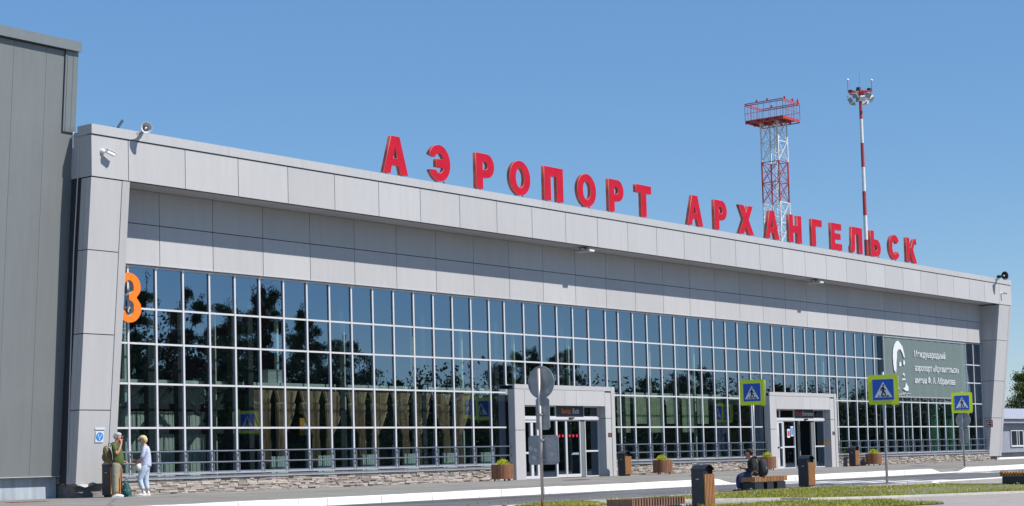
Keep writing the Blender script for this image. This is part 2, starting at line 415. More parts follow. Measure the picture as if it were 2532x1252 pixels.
# dark tar streaks on the road and two drain grates in the sidewalk
b = MB(); rr_ = random.Random(8)
def rdz(y): return -.06 - .025 * (-7.45 - y) / 6.45
for x0, x1, yc, w in ((-2.0, 11.5, -8.6, .34), (2.0, 9.0, -9.4, .12), (24.5, 33.0, -9.2, .2), (7.5, 16.0, -11.6, .10)):
    n = 40; base = len(b.v)
    for i in range(n + 1):
        t = i / n; x = x0 + (x1 - x0) * t; h = w * math.sin(math.pi * t) ** .5 * rr_.uniform(.5, 1.2) + .005; y = yc + .12 * math.sin(t * 7)
        b.v += [(x, y - h, rdz(y - h) + .005), (x, y + h, rdz(y + h) + .005)]
    for i in range(n): q = base + 2 * i; b.f.append((q, q + 2, q + 3, q + 1))
struct(b.build('road_stain', 'tar'))
for lx, ly, L_, lab, mm in ((15.6, -3.5, 1.0, 'narrow dark drain grate in the sidewalk before the exit portal', 'dark'), (-5.9, -2.7, 1.0, 'rusty drain grate in the sidewalk before the grey building', 'rust')):
    o = thing('drain_grate', lab, 'drain grate', (lx, ly, SW(ly)), 0, 'drain grates in the sidewalk')
    b = MB()
    for k in range(12): b.box(k * L_ / 12, -.16, .002, k * L_ / 12 + .045, .16, .010)
    b.build('bars', mm, o)
    b = MB(); b.box(-.03, -.19, .001, L_ + .03, -.165, .012); b.box(-.03, .165, .001, L_ + .03, .19, .012); b.build('rim', mm, o)
# right-hand pavement wedge beyond the grass and its kerb
b = MB(); b.add([(17.6, -15.4, G(-15.4) + .02), (19.6, -14.7, G(-14.7) + .02), (60, -14.9, G(-14.9) + .02), (60, -24, G(-24) + .02), (17.6, -24, G(-24) + .02)], [(0, 4, 3, 2, 1)])
struct(b.build('pavement', 'paver'))
def kerbline(name, pts, w, h, m, fz):
    b = MB()
    for (x0, y0), (x1, y1) in zip(pts, pts[1:]):
        d = Vector((x1 - x0, y1 - y0, 0)); L = d.length; d.normalize(); nn = Vector((-d.y, d.x, 0)) * w / 2
        k = max(1, int(L)); 
        for i in range(k):
            a = Vector((x0, y0, 0)) + d * (L * i / k + .004); c = Vector((x0, y0, 0)) + d * (L * (i + 1) / k - .004)
            za, zc = fz(a.y), fz(c.y)
            b.hexa([(*(a - nn).xy, za - .1), (*(c - nn).xy, zc - .1), (*(c + nn).xy, zc - .1), (*(a + nn).xy, za - .1)],
                   [(*(a - nn).xy, za + h), (*(c - nn).xy, zc + h), (*(c + nn).xy, zc + h), (*(a + nn).xy, za + h)])
    return struct(b.build(name, m))
kerbline('pavement_kerb', [(17.2, -15.9), (17.9, -15.35), (19.5, -14.75), (24, -14.8), (60, -14.9)], .12, .05, 'kerb', G)
kerbline('lawn_kerb', [(1.8, -14.3), (5.2, -17.2), (5.3, -17.9), (8.0, -19.3), (11.0, -21.2), (15, -23.6)], .12, .045, 'kerb2', G)
kerbline('island_kerb', [(-6, -13.75), (1.0, -13.75), (2.4, -13.7), (8.2, -13.8), (13.4, -13.8), (15.4, -14.9), (17.1, -16.1)], .10, .03, 'kerb2', G)

def inpoly(x, y, P):
    c = False; j = len(P) - 1
    for i in range(len(P)):
        if (P[i][1] > y) != (P[j][1] > y) and x < (P[j][0] - P[i][0]) * (y - P[i][1]) / (P[j][1] - P[i][1]) + P[i][0]: c = not c
        j = i
    return c
lawnA = [(2.1, -14.0), (8.2, -13.95), (13.3, -13.95), (15.3, -15.0), (17.2, -16.3), (18.2, -24), (14.5, -23.4), (11.1, -21.1), (8.05, -19.2), (5.4, -17.8), (5.25, -17.1)]
lawnB = [(.9, -17.2), (3.9, -18.5), (4.4, -20.2), (2.5, -22.5), (-.5, -21)]
lawnC = [(-1.0, -13.95), (1.7, -13.95), (.6, -15.4), (-.9, -15.2)]
def lawn(P, n, hmin, hmax, seed):
    r = random.Random(seed); xs = [p[0] for p in P]; ys = [p[1] for p in P]
    b = MB(); b.add([(x, y, G(y) + .012) for x, y in P], [tuple(range(len(P)))])
    struct(b.build('lawn_soil', 'soil'))
    b = MB(); V = []; F = []; k = 0; tries = 0
    while k < n and tries < n * 6:
        tries += 1
        x = r.uniform(min(xs), max(xs)); y = r.uniform(min(ys), max(ys))
        if not inpoly(x, y, P): continue
        dens = .5 + .5 * math.sin(x * 1.7 + 2 * math.sin(y * 1.3)) * math.sin(y * 2.1 + x)
        if r.random() > .55 + .45 * dens: continue
        h = r.uniform(hmin, hmax) * (.75 + .5 * dens) * (1.7 if r.random() < .012 else 1); a = r.uniform(0, 6.28); w = r.uniform(.005, .010)
        lx, ly = r.uniform(-.5, .5) * h, r.uniform(-.5, .5) * h; z = G(y)
        dx, dy = math.cos(a) * w, math.sin(a) * w; m = len(V)
        V += [(x - dx, y - dy, z), (x + dx, y + dy, z), (x + lx * .5 + dx * .6, y + ly * .5 + dy * .6, z + h * .6), (x + lx, y + ly, z + h)]
        F += [(m, m + 1, m + 2), (m, m + 2, m + 3)]; k += 1
    b.v = V; b.f = F; o = b.build('grass', 'grass'); o['kind'] = 'stuff'; return o
lawn(lawnA, 90000, .03, .075, 1); lawn(lawnB, 15000, .035, .09, 2); lawn(lawnC, 5000, .03, .08, 3)
# clover heads and dandelions standing out of the lawn
def flowers(pts, m, r_, h, name):
    b = MB()
    for x, y in pts:
        z = G(y) + h * R.uniform(.7, 1.25); b.ball((x, y, z), r_, r_, r_ * 1.2, 6, 4); b.tube((x, y, G(y)), (x, y, z), .003, .002, 4)
    o = b.build(name, m); o['kind'] = 'stuff'
fl = []
while len(fl) < 140:
    x, y = R.uniform(3, 18), R.uniform(-23, -13.6)
    if inpoly(x, y, lawnA): fl.append((x, y))
flowers(fl[:90], 'signw', .014, .10, 'clover_flowers')
flowers([(R.uniform(11, 17.5), 0) for _ in range(0)] + [(x, y) for x, y in fl[90:120]] + [(R.uniform(-4, 0), R.uniform(-13.9, -13.5)) for _ in range(14)], 'petal', .012, .10, 'red_clover_flowers')
flowers(fl[120:128], 'leafy', .016, .10, 'dandelion_flowers')

# ------------------------------------------------------------------ airport terminal
T = thing('airport_terminal', 'long grey and glass airport terminal with white gridded curtain wall and overhanging light grey fascia', 'terminal building', (29, 0, .25))
def tpart(name, b, m, parent=T, **k):
    o = b.build(name, m, parent, **k)
    if parent is T: o.location = (-29, 0, -.25)
    return o
XL, XR, PF = -2.15, 60.78, -1.2      # ends and front plane of the fascia
# ledge-stone plinth
b = MB(); r = random.Random(3)
def stones(b, x0, x1, y, z0, z1, axis='x'):
    z = z0
    while z < z1 - .012:
        h = min(r.choice((.025, .035, .045, .06)), z1 - z); x = x0 - r.uniform(0, .2)
        while x < x1:
            w = r.uniform(.10, .42); a, c = max(x, x0), min(x + w - .006, x1)
            if c - a > .02:
                d = r.uniform(.0, .045)
                if axis == 'x': b.box(a, y - d - .03, z + .002, c, y + .04, z + h - .003)
                else: b.box(y - d - .03, a, z + .002, y + .04, c, z + h - .003)
            x += w
        z += h
for xa, xb in ((XL + .4, 16.9), (23.1, 35.0), (41.2, 59.3)): stones(b, xa, xb, -.16, .22, .655)
stones(b, -1.2, .0, 59.32, .22, .655, 'y') if False else None
stones(b, 59.3, 60.6, -.02, .2, .48)
tpart('stone_plinth', b, 'stone')
b = MB()
for xa, xb in ((-1.9, 16.9), (23.1, 35.0), (41.2, 59.2)): b.box(xa, -.14, .1, xb, .1, .65)
b.box(59.2, -.0, .1, 60.6, .1, .5)
tpart('plinth_core', b, 'mason')
# sills
b = MB()
for xa, xb in ((-.95, 16.9), (23.1, 35.0), (41.2, 59.25)):
    b.box(xa, -.26, .662, xb, .02, .70); b.box(xa, -.15, .70, xb, .04, .745)
    b.box(xa, -.24, .775, xb, -.06, .815)
tpart('window_sill', b, 'alu')
# handrails: three rails on short posts at each mullion
b = MB()
for xa, xb in ((-.55, 17.2), (22.9, 35.2), (41.0, 59.3)):
    for z in (1.115, 1.43): b.tube((xa, -.14, z), (xb, -.14, z), .022, n=8)
    b.tube((xa, -.14, .845), (xb, -.14, .845), .016, n=8)
    x = math.ceil(xa)
    while x <= xb:
        b.box(x - .015, -.118, .80, x + .025, -.09, 1.42); b.tube((x, -.14, 1.40), (x, -.03, 1.40), .014, n=6); b.tube((x, -.14, 1.085), (x, -.03, 1.085), .014, n=6)
        x += 1
tpart('handrail', b, 'steel')
# curtain wall: one window strip per bay
mull = [0, 1, 2, 3, 4, 5, 6, 7, 8, 9, 10, 11, 12, 13, 14, 15, 16, 16.87, 18, 19, 20, 21, 22, 23.13, 24, 25, 26, 27, 28, 29, 30, 31, 32, 33, 34, 34.93, 36, 37, 38, 39, 40, 41.25] + [42 + i for i in range(17)] + [59.0]
mull[-2] = 58.0; mull = sorted(set(mull)); mull = [-.95] + mull
ZT = [.80, 2.095, 3.315, 4.43, 5.40, 6.58]
gr = random.Random(11)
for a, c in zip(mull, mull[1:]):
    zt = list(ZT); z0 = .80
    if 16.8 < (a + c) / 2 < 23.12 and not (a > 23.05): z0 = 3.585
    if 35.0 < (a + c) / 2 < 41.2: z0 = 3.585
    zz = [z for z in zt if z > z0 + .01]; zs = [z0] + zz
    b = MB()
    if a > -.9: b.box(a - .030, -.032, z0, a + .030, .0, 6.60)
    for z in zs[:-1]:
        b.box(a + (.0301 if a > -.9 else 0), -.022, z - .026 if z > z0 else z0 - .02, c - .0301, .0, z + .026)
    b.box(a + (.0301 if a > -.9 else 0), -.022, 6.54, c - .0301, .0, 6.60)
    w = b.build('window', 'frame', T); w.location = (-29, 0, -.25)
    g = MB()
    for z1, z2 in zip(zs, zs[1:]):
        t1, t2 = gr.gauss(0, .0012), gr.gauss(0, .0012)     # each pane sits very slightly out of plane
        hx, hz = (c - a) / 2, (z2 - z1) / 2
        P = [(a, z1), (c, z1), (c, z2), (a, z2)]
        g.add([(x, .012 + t1 * (x - (a + c) / 2) + t2 * (z - (z1 + z2) / 2), z) for x, z in P], [(0, 1, 2, 3)])
    g.build('pane', 'glass', w)
b = MB(); b.box(58.97, -.032, .80, 59.03, .0, 6.6); tpart('end_mullion', b, 'frame')
# upper wall panels (two rows) with open joints over a dark lining
b = MB(); x = -.93; xs = [1.09 + 2.005 * i for i in range(0, 30)]
xs = [-.93] + [v for v in xs if v < 59] + [59.1]
for a, c in zip(xs, xs[1:]):
    b.box(a + .011, -.10, 6.625, c - .011, -.06, 7.738); b.box(a + .011, -.10, 7.762, c - .011, -.06, 8.69)
tpart('upper_wall', b, 'panel')
b = MB(); b.box(-.95, -.058, 6.60, 59.1, .10, 8.70); tpart('upper_wall_lining', b, 'gap')
b = MB(); b.box(-.95, -.13, 6.605, 59.1, -.103, 6.622); tpart('drip_edge', b, 'alu')
# soffit
b = MB()
for a, c in zip(xs, xs[1:]): b.box(a + .006, -1.17, 8.70, c - .006, -.055, 8.74)
tpart('soffit', b, 'panel')
# fascia
b = MB(); fx = [XL, -.92] + [1.09 + 2.0 * i for i in range(0, 30)]; fx = [v for v in fx if v < 60.2] + [XR]
fx = sorted(fx)
for a, c in zip(fx, fx[1:]):
    b.box(a + (.011 if a > XL else 0), PF, 8.68, c - (.011 if c < XR else 0), PF + .03, 9.775)
b.box(XL, PF + .03, 8.68, XL + .03, -.35, 9.775); b.box(XR - .03, PF + .03, 8.68, XR, .4, 9.775)
tpart('fascia', b, 'panel')
b = MB(); b.box(XL + .03, PF + .031, 8.66, XR - .03, PF + .06, 9.80); tpart('fascia_lining', b, 'gap')
b = MB(); x = XL - .02
cx = [XL - .02] + [-.3 + 3.0 * i for i in range(0, 21)] + [XR + .02]
for a, c in zip(cx, cx[1:]):
    b.box(a + .003, PF - .035, 9.80, c - .003, -.65, 10.055)
tpart('roof_capping', b, 'panelcap')
b = MB(); b.box(XL, -1.0, 9.78, XR - .4, 25, 9.9); tpart('roof', b, 'concrete')
# canted end pilasters
def pil(b, x0, x1, yt, yb, zt, zb, back, inset=0):
    b.hexa([(x0, yb, zb), (x1, yb, zb), (x1, back, zb), (x0, back, zb)], [(x0, yt, zt), (x1, yt, zt), (x1, back, zt), (x0, back, zt)])
def lerp(a, b_, t): return a + (b_ - a) * t
def pyl(z): return lerp(-.42, -1.18, (z - .6) / (8.66 - .6))
def pyr(z): return lerp(-.22, -1.18, (z - .45) / (8.66 - .45))
for nm, x0, x1, fy, zb, lab in (('pilaster', XL, -.86, pyl, .60, 0), ('pilaster', 59.08, XR, pyr, .47, 1)):
    b = MB(); cuts = [zb, 2.55, 4.55, 6.75, 8.66]
    xa, xb_ = (x0, x1 - .26) if lab == 0 else (x0 + .0, x1 - .26)
    for z1, z2 in zip(cuts, cuts[1:]):
        b.hexa([(x0, fy(z1 + .012), z1 + .012), (xb_ - .012, fy(z1 + .012), z1 + .012), (xb_ - .012, fy(z1 + .012) + .2, z1 + .012), (x0, fy(z1 + .012) + .2, z1 + .012)],
               [(x0, fy(z2 - .012), z2 - .012), (xb_ - .012, fy(z2 - .012), z2 - .012), (xb_ - .012, fy(z2 - .012) + .2, z2 - .012), (x0, fy(z2 - .012) + .2, z2 - .012)])
    b.hexa([(xb_ + .012, fy(zb), zb), (x1, fy(zb), zb), (x1, fy(zb) + .2, zb), (xb_ + .012, fy(zb) + .2, zb)],
           [(xb_ + .012, fy(8.66), 8.66), (x1, fy(8.66), 8.66), (x1, fy(8.66) + .2, 8.66), (xb_ + .012, fy(8.66) + .2, 8.66)])
    # side returns
    for z1, z2 in zip(cuts, cuts[1:]):
        f1, f2 = fy(z1 + .012) + .21, fy(z2 - .012) + .21
        bk = .10 if lab else -.02
        if lab == 0: bk1, bk2 = fy(z1) + .40, fy(z2) + .40
        else: bk1 = bk2 = -.0
        b.hexa([(x0 + .002, f1, z1 + .012), (x1 - .002, f1, z1 + .012), (x1 - .002, bk1, z1 + .012), (x0 + .002, bk1, z1 + .012)],
               [(x0 + .002, f2, z2 - .012), (x1 - .002, f2, z2 - .012), (x1 - .002, bk2, z2 - .012), (x0 + .002, bk2, z2 - .012)])
    o = tpart(nm, b, 'panel')
    b = MB(); b.hexa([(x0 + .03, fy(zb) + .03, zb + .03), (x1 - .03, fy(zb) + .03, zb + .03), (x1 - .03, .3 if lab == 0 else -.02, zb + .03), (x0 + .03, .3 if lab == 0 else -.02, zb + .03)],
                     [(x0 + .03, fy(8.6) + .03, 8.66), (x1 - .03, fy(8.6) + .03, 8.66), (x1 - .03, .3 if lab == 0 else -.02, 8.66), (x0 + .03, .3 if lab == 0 else -.02, 8.66)])
    tpart('pilaster_core', b, 'gap')
b = MB(); b.box(XL + .12, -.25, .1, -1.0, 1.2, .60)
b.hexa([(XL + .06, -.04, .62), (XL + .3, -.04, .62), (XL + .3, .6, .62), (XL + .06, .6, .62)], [(XL + .06, -.80, 8.66), (XL + .3, -.80, 8.66), (XL + .3, .6, 8.66), (XL + .06, .6, 8.66)])
tpart('raw_end_wall', b, 'mason')
b = MB(); b.add([(XL - .02, -.46, .60), (XL + .25, -.50, .52), (-1.55, -.47, .60), (XL + .2, -.42, .61)], [(0, 1, 2, 3)])
b.add([(XL, -.02, .60), (XL - .02, -.46, .60), (XL + .2, -.50, .515), (XL + .1, -.2, .58)], [(0, 1, 2, 3)])
tpart('loose_trim', b, 'panelcap')
b = MB(); b.box(60.35, -.15, .2, 60.6, .1, .47); b.box(59.15, .35, .1, 60.3, .5, 8.6); tpart('end_post', b, 'greyp')
b = MB(); b.box(XR - .06, .1, .2, XR, 25, 9.8); b.box(XL + .1, 24.9, .2, XR - .1, 25, 9.8); b.box(-1.2, 1.4, .2, -1.1, 25, 9.8); tpart('rear_walls', b, 'shed')

# interior
b = MB(); b.box(-1.1, .08, .12, 59.0, 24.8, .35); tpart('interior_floor', b, 'ifloor')
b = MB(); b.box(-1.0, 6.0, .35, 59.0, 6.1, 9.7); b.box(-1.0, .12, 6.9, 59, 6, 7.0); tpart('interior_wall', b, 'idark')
b = MB(); b.box(-.9, 1.25, 3.32, 59.0, 5.9, 3.52); b.box(-.9, .9, 3.36, 16, 1.24, 3.50)
tpart('mezzanine', b, 'plastered')
for i in range(20):
    x = .75 + 3.0 * i + (0.4 if i % 3 == 1 else 0)
    b = MB(); b.box(x - .045, 1.02, .36, x + .045, 1.12, 5.6); tpart('interior_pipe', b, 'plastered')
b = MB(); rr = random.Random(5)
x = -.85
while x < 4.4:
    w = .075; b.box(x, 1.5 + (.015 if int(x / .075) % 2 else 0), .4, x + w - .01, 1.56, 2.62); x += w
b.box(-.9, 1.7, 2.7, 4.5, 1.75, 3.31)
tpart('storage_partition', b, 'plastered')
b = MB()
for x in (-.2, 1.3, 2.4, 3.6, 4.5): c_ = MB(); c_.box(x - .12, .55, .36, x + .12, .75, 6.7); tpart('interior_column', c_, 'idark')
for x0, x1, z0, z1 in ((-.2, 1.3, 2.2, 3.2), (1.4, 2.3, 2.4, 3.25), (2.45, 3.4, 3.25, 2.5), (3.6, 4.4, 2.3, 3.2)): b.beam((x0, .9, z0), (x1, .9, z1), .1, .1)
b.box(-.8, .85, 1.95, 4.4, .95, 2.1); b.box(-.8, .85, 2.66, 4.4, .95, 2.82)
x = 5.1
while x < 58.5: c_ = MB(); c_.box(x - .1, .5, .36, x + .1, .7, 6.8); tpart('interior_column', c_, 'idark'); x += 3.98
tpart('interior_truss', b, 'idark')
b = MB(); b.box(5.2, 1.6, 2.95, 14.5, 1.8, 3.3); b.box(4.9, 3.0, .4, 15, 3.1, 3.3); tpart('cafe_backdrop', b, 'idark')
# round red door stickers, portals
def portal(x0, x1, name_label, doors, words, col):
    P = thing('entrance_portal', name_label, 'entrance portal', (x0, -.2, .25)) if False else None
    iL, iR = x0 + .57, x1 - .62
    b = MB()
    b.box(x0, -.35, .22, iL - .006, -.30, 1.98); b.box(x0, -.35, 2.0, iL - .006, -.30, 3.43)        # left jamb front
    b.box(iR + .006, -.35, .22, x1 - .24, -.30, 2.41); b.box(iR + .006, -.35, 2.43, x1 - .24, -.30, 3.38)
    for a, c in ((iL, lerp(iL, iR, .49)), (lerp(iL, iR, .49), lerp(iL, iR, .63)), (lerp(iL, iR, .63), iR)):
        b.box(a + .006, -.35, 2.87, c - .006, -.30, 3.43)
    b.box(x1 - .228, -.37, .22, x1, -.29, 3.60)                       # projecting right trim
    b.box(x0, -.36, 3.44, x1 - .229, -.29, 3.60)                      # top trim
    b.box(x0, -.299, .22, x0 + .04, -.06, 3.43); b.box(x1 - .05, -.289, .22, x1, -.06, 3.43)   # outer returns
    b.box(iL - .04, -.299, .22, iL, .02, 2.868); b.box(iR, -.299, .22, iR + .04, .02, 2.41); b.box(iR, -.299, 2.43, iR + .04, .02, 2.868)
    b.box(iL + .001, -.299, 2.87, iR - .001, .0, 2.90)
    b.box(x0, -.289, 3.56, x1, -.06, 3.60)
    o = tpart('entrance_portal', b, 'panel')
    b = MB(); b.box(x0 + .05, -.295, .25, iL - .05, -.07, 3.5); b.box(iR + .05, -.295, .25, x1 - .06, -.07, 3.5); b.box(iL, -.29, 2.91, iR, -.07, 3.5)
    b.build('portal_lining', 'gap', o)
    return o, iL, iR
def frame_rect(b, x0, x1, z0, z1, y0, y1, w):
    b.box(x0, y0, z0, x0 + w, y1, z1); b.box(x1 - w, y0, z0, x1, y1, z1); b.box(x0 + w, y0, z0, x1 - w, y1, z0 + w); b.box(x0 + w, y0, z1 - w, x1 - w, y1, z1)
def pane(parent, x0, x1, z0, z1, y, m='glassd'):
    g = MB(); g.add([(x0, y, z0), (x1, y, z0), (x1, y, z1), (x0, y, z1)], [(0, 1, 2, 3)]); return g.build('pane', m, parent)
p1, iL, iR = portal(16.92, 23.1, '', 0, 0, 0)
def plate(parent, x, z, y=-.352):
    b = MB(); b.box(x, y - .012, z, x + .24, y, z + .15); o = b.build('number_plate', 'idark', parent)
    b = MB(); b.box(x + .09, y - .016, z + .04, x + .15, y - .0125, z + .11); b.build('plate_mark', 'redp', parent)
plate(p1, 22.62, 1.72)
def window_row(name, parent, xs, z0, z1, dark=()):
    for i, (a, c) in enumerate(zip(xs, xs[1:])):
        b = MB(); frame_rect(b, a, c, z0, z1, -.04, .03, .035); o = b.build(name, 'frame', parent); pane(o, a + .03, c - .03, z0 + .03, z1 - .03, 0)
window_row('fanlight', p1, [iL, 18.66, 19.78], 2.47, 2.868); window_row('fanlight', p1, [21.5, iR], 2.47, 2.868)
b = MB(); b.box(19.79, -.05, 2.47, 21.49, .02, 2.868); sg = b.build('sign_panel', 'idark', p1)
t = text('exit_lettering', 'Выход', .24, 'orange', sg, XZ, (20.10, -.056, 2.60), .56, .0015)
text('exit_lettering', 'Exit', .26, 'signw', sg, XZ, (20.80, -.056, 2.60), .40, .0015)
b = MB(); b.box(iL, -.08, 2.37, iR, .02, 2.468); b.build('door_header', 'frame', p1)
b = MB(); b.box(20.5, -.16, 2.40, 20.75, -.081, 2.455); b.build('motion_sensor', 'black', p1)
b = MB(); frame_rect(b, iL, 18.68, .26, 2.368, -.05, .03, .10); b.box(iL + .1, -.05, 1.15, 18.58, .03, 1.22); b.box(18.2, -.05, .36, 18.34, .03, 2.26)
o = b.build('door', 'frame', p1); pane(o, iL + .1, 18.58, .36, 2.27, 0)
b = MB(); b.path([(18.27, -.12, .9), (18.27, -.12, 1.7)], .012); b.build('handle', 'black', o)
b = MB(); frame_rect(b, 18.70, 19.78, .26, 2.368, -.04, .03, .04); b.box(18.74, -.04, 1.18, 19.74, .03, 1.24); o = b.build('side_window', 'frame', p1); pane(o, 18.74, 19.74, .3, 2.33, 0)
b = MB(); frame_rect(b, 21.56, iR, .26, 2.368, -.04, .03, .04); b.box(21.6, -.04, 1.18, iR - .04, .03, 1.24); o = b.build('side_window', 'frame', p1); pane(o, 21.6, iR - .04, .3, 2.33, 0)
for a, c, sx in ((19.80, 20.39, (19.98, 20.20)), (20.40, 21.28, (20.62, 20.85, 21.08))):
    b = MB(); frame_rect(b, a, c, .27, 2.366, -.03, .02, .045); b.box(a + .045, -.03, .315, c - .045, .02, .38); o = b.build('sliding_door', 'frame', p1); pane(o, a + .04, c - .04, .38, 2.32, 0)
    for x in sx: b = MB(); b.prism([(x + .055 * math.cos(t * .785), 1.78 + .055 * math.sin(t * .785)) for t in range(8)], -.012, -.006); b.build('red_sticker', 'plasticred', o)
b = MB(); b.box(21.29, -.02, .27, 21.55, .05, 2.36); b.build('door_pocket', 'greytrim', p1)
p2, iL, iR = portal(35.0, 41.2, '', 0, 0, 0)
plate(p2, 40.72, 1.72)
window_row('fanlight', p2, [iL, 36.42, 37.75], 2.47, 2.868); window_row('fanlight', p2, [39.55, iR], 2.47, 2.868)
b = MB(); b.box(37.76, -.05, 2.47, 39.54, .02, 2.868); sg = b.build('sign_panel', 'idark', p2)
text('entrance_lettering', 'Вход', .24, 'redl', sg, XZ, (37.86, -.056, 2.60), .52, .0015)
text('entrance_lettering', 'Entrance', .26, 'signw', sg, XZ, (38.48, -.056, 2.60), .98, .0015)
b = MB(); b.box(iL, -.08, 2.37, iR, .02, 2.468); b.build('door_header', 'frame', p2)
b = MB(); b.box(38.55, -.16, 2.40, 38.8, -.081, 2.455); b.build('motion_sensor', 'black', p2)
b = MB(); frame_rect(b, iL, 36.66, .26, 2.368, -.05, .03, .10); b.box(iL + .1, -.05, 1.15, 36.56, .03, 1.22); b.box(36.1, -.05, .36, 36.28, .03, 2.26)
o = b.build('door', 'frame', p2); pane(o, iL + .1, 36.56, .36, 2.27, 0)
b = MB(); b.path([(36.2, -.12, .8), (36.2, -.12, 1.8)], .014); b.build('handle', 'black', o)
for xa, xb in ((36.70, 37.75), (39.58, iR)):
    b = MB(); frame_rect(b, xa, xb, .26, 2.368, -.04, .03, .045); b.box(xa + .045, -.04, 1.18, xb - .045, .03, 1.24); o = b.build('side_window', 'frame', p2); pane(o, xa + .04, xb - .04, .3, 2.33, 0)
    if xa < 37:
        b = MB(); b.box(37.02, -.05, 1.62, 37.26, -.045, 2.0); b.build('notice', 'signw', o)
        b = MB(); b.box(37.06, -.055, 1.70, 37.22, -.051, 1.92); b.build('notice_print', 'redp', o)
        b = MB(); b.box(37.34, -.05, 1.68, 37.58, -.045, 2.12); b.build('notice', 'signw', o)
        b = MB(); b.box(37.38, -.055, 1.74, 37.54, -.051, 2.06); b.build('notice_print', 'stblue', o)
b = MB(); b.box(39.3, -.02, .27, 39.56, .05, 2.36); b.build('door_pocket', 'greytrim', p2)
b = MB(); b.box(37.78, .6, .36, 38.3, .62, 2.2); b.build('inner_door_glass', 'glassd', p2)
b = MB(); b.box(iR - .004, -.24, 1.28, iR - .001, -.06, 1.48); b.build('yellow_notice', 'ochre', p2)

# ---- notices and small things on the terminal
st = thing('smoking_area_sticker', 'round blue smoking area sticker on white square, on the left grey pilaster', 'sticker', (-1.60, -.546, 1.70))
b = MB(); b.box(0, 0, 0, .27, .004, .30); b.build('backing', 'signw', st)
b = MB(); b.prism([(.135 + .118 * math.cos(t * .26), .15 + .118 * math.sin(t * .26)) for t in range(24)], -.004, -.001); b.build('blue_disc', 'stblue', st)
b = MB(); b.beam((.07, -.006, .20), (.14, -.006, .10), .004, .016); b.beam((.20, -.006, .21), (.13, -.006, .09), .004, .018); b.beam((.14, -.006, .06), (.12, -.006, .13), .004, .03)
b.beam((.07, -.006, .20), (.12, -.006, .22), .004, .014); b.build('white_mark', 'signw', st)
b = MB(); b.box(-.02, 0, .335, .30, .004, .395); b.build('caption_strip', 'signw', st)
st.rotation_euler = (rad(5.4), 0, 0)
nb = thing('wall_notice', 'small square notice with red border on the shaded side of the right pilaster', 'notice', (59.07, -.52, 2.05))
b = MB(); b.box(-.012, 0, 0, 0, .38, .38); b.build('backing', 'redp', nb)
b = MB(); b.box(-.016, .04, .05, -.0125, .34, .34); b.build('face', 'greyp', nb)
b = MB(); b.box(-.02, .1, .22, -.0165, .28, .29); b.box(-.02, .08, .09, -.0165, .3, .17); b.build('print', 'idark', nb)
def cctv(loc, rz, label):
    o = thing('security_camera', label, 'camera', loc, rz, 'security cameras on the fascia')
    b = MB(); b.tube((0, 0, 0), (0, -.05, 0), .085, n=14); b.ball((0, -.06, 0), .07); b.build('mount', 'whitep', o, smooth=True)
    b = MB(); b.tube((.0, -.08, -.02), (.10, -.16, .0), .02); b.build('arm', 'whitep', o)
    b = MB(); b.box(.06, -.26, -.055, .36, -.14, .055); h = b.build('housing', 'whitep', o, bevel=.015)
    b = MB(); b.box(.03, -.28, .06, .40, -.12, .075); b.build('sun_shield', 'whitep', o)
    b = MB(); b.tube((.361, -.20, 0), (.375, -.20, 0), .04, n=12); b.build('lens', 'black', o)
    return o
c1 = cctv((-1.80, PF, 9.36), rad(-14), 'white bullet security camera on the fascia corner at the left end')
c1.rotation_euler = (0, rad(18), rad(-10)); c1.scale = (.82,) * 3
c2 = dup(c1, (59.42, PF, 9.27), rad(-30), 'white bullet security camera on the fascia at the far right end'); c2.rotation_euler = (0, rad(10), rad(-55)); c2.scale = (.7,) * 3
def speaker(loc, rz, label, m):
    o = thing('horn_loudspeaker', label, 'loudspeaker', loc, rz, 'horn loudspeakers on the roof edge')
    prof = [(.0, .05), (.10, .06), (.22, .10), (.33, .16), (.40, .215), (.42, .235)]
    b = MB(); n = 24
    for i, (y, rr_) in enumerate(prof):
        for k in range(n): t = 2 * math.pi * k / n; b.v.append((rr_ * math.cos(t), -y, rr_ * math.sin(t)))
    for i in range(len(prof) - 1):
        for k in range(n): b.f.append((i * n + k, i * n + (k + 1) % n, (i + 1) * n + (k + 1) % n, (i + 1) * n + k))
    ob = b.build('horn', m, o, smooth=True); sm = ob.modifiers.new('s', 'SOLIDIFY'); sm.thickness = .012
    b = MB(); b.tube((0, .18, 0), (0, -.02, 0), .085, n=16); b.build('driver', m, o, smooth=True)
    b = MB(); b.ball((0, -.30, 0), .055, .09, .055); b.build('phase_plug', 'whitep', o, smooth=True)
    b = MB(); b.path([(-.02, .06, -.08), (-.06, .02, -.18), (-.16, .0, -.14), (-.72, .30, -.10)], .016); b.tube((-.02, .1, -.05), (-.02, .1, .12), .012); b.build('bracket', 'galv', o)
    return o
s1 = speaker((-.50, -1.36, 10.10), rad(-28), 'light grey horn loudspeaker on the roof edge at the left end', 'greyp')
s1.scale = (.68,) * 3
s2 = speaker((58.75, -1.42, 10.13), rad(-30), 'dark grey horn loudspeaker on the roof edge at the far right end', 'dark')
an = thing('roof_antenna', 'small bent antenna with black cable loops on the left roof edge', 'antenna', (-.95, -.7, 10.05)); an.scale = (.62,) * 3
b = MB(); b.tube((0, 0, 0), (.03, 0, .30), .02); b.tube((.22, 0, -.05), (.2, 0, .2), .012); b.build('mast', 'greyp', an)
b = MB(); b.beam((.08, 0, .18), (.42, 0, .62), .03, .05); b.beam((.14, 0, .14), (.48, 0, .58), .02, .03); b.build('panel', 'dark', an)
b = MB(); b.path([(-.3, 0, 0), (-.22, 0, .14), (-.08, 0, .24), (.08, 0, .28), (.28, 0, .22), (.42, 0, .1), (.50, 0, 0)], .012); b.build('cable', 'black', an)
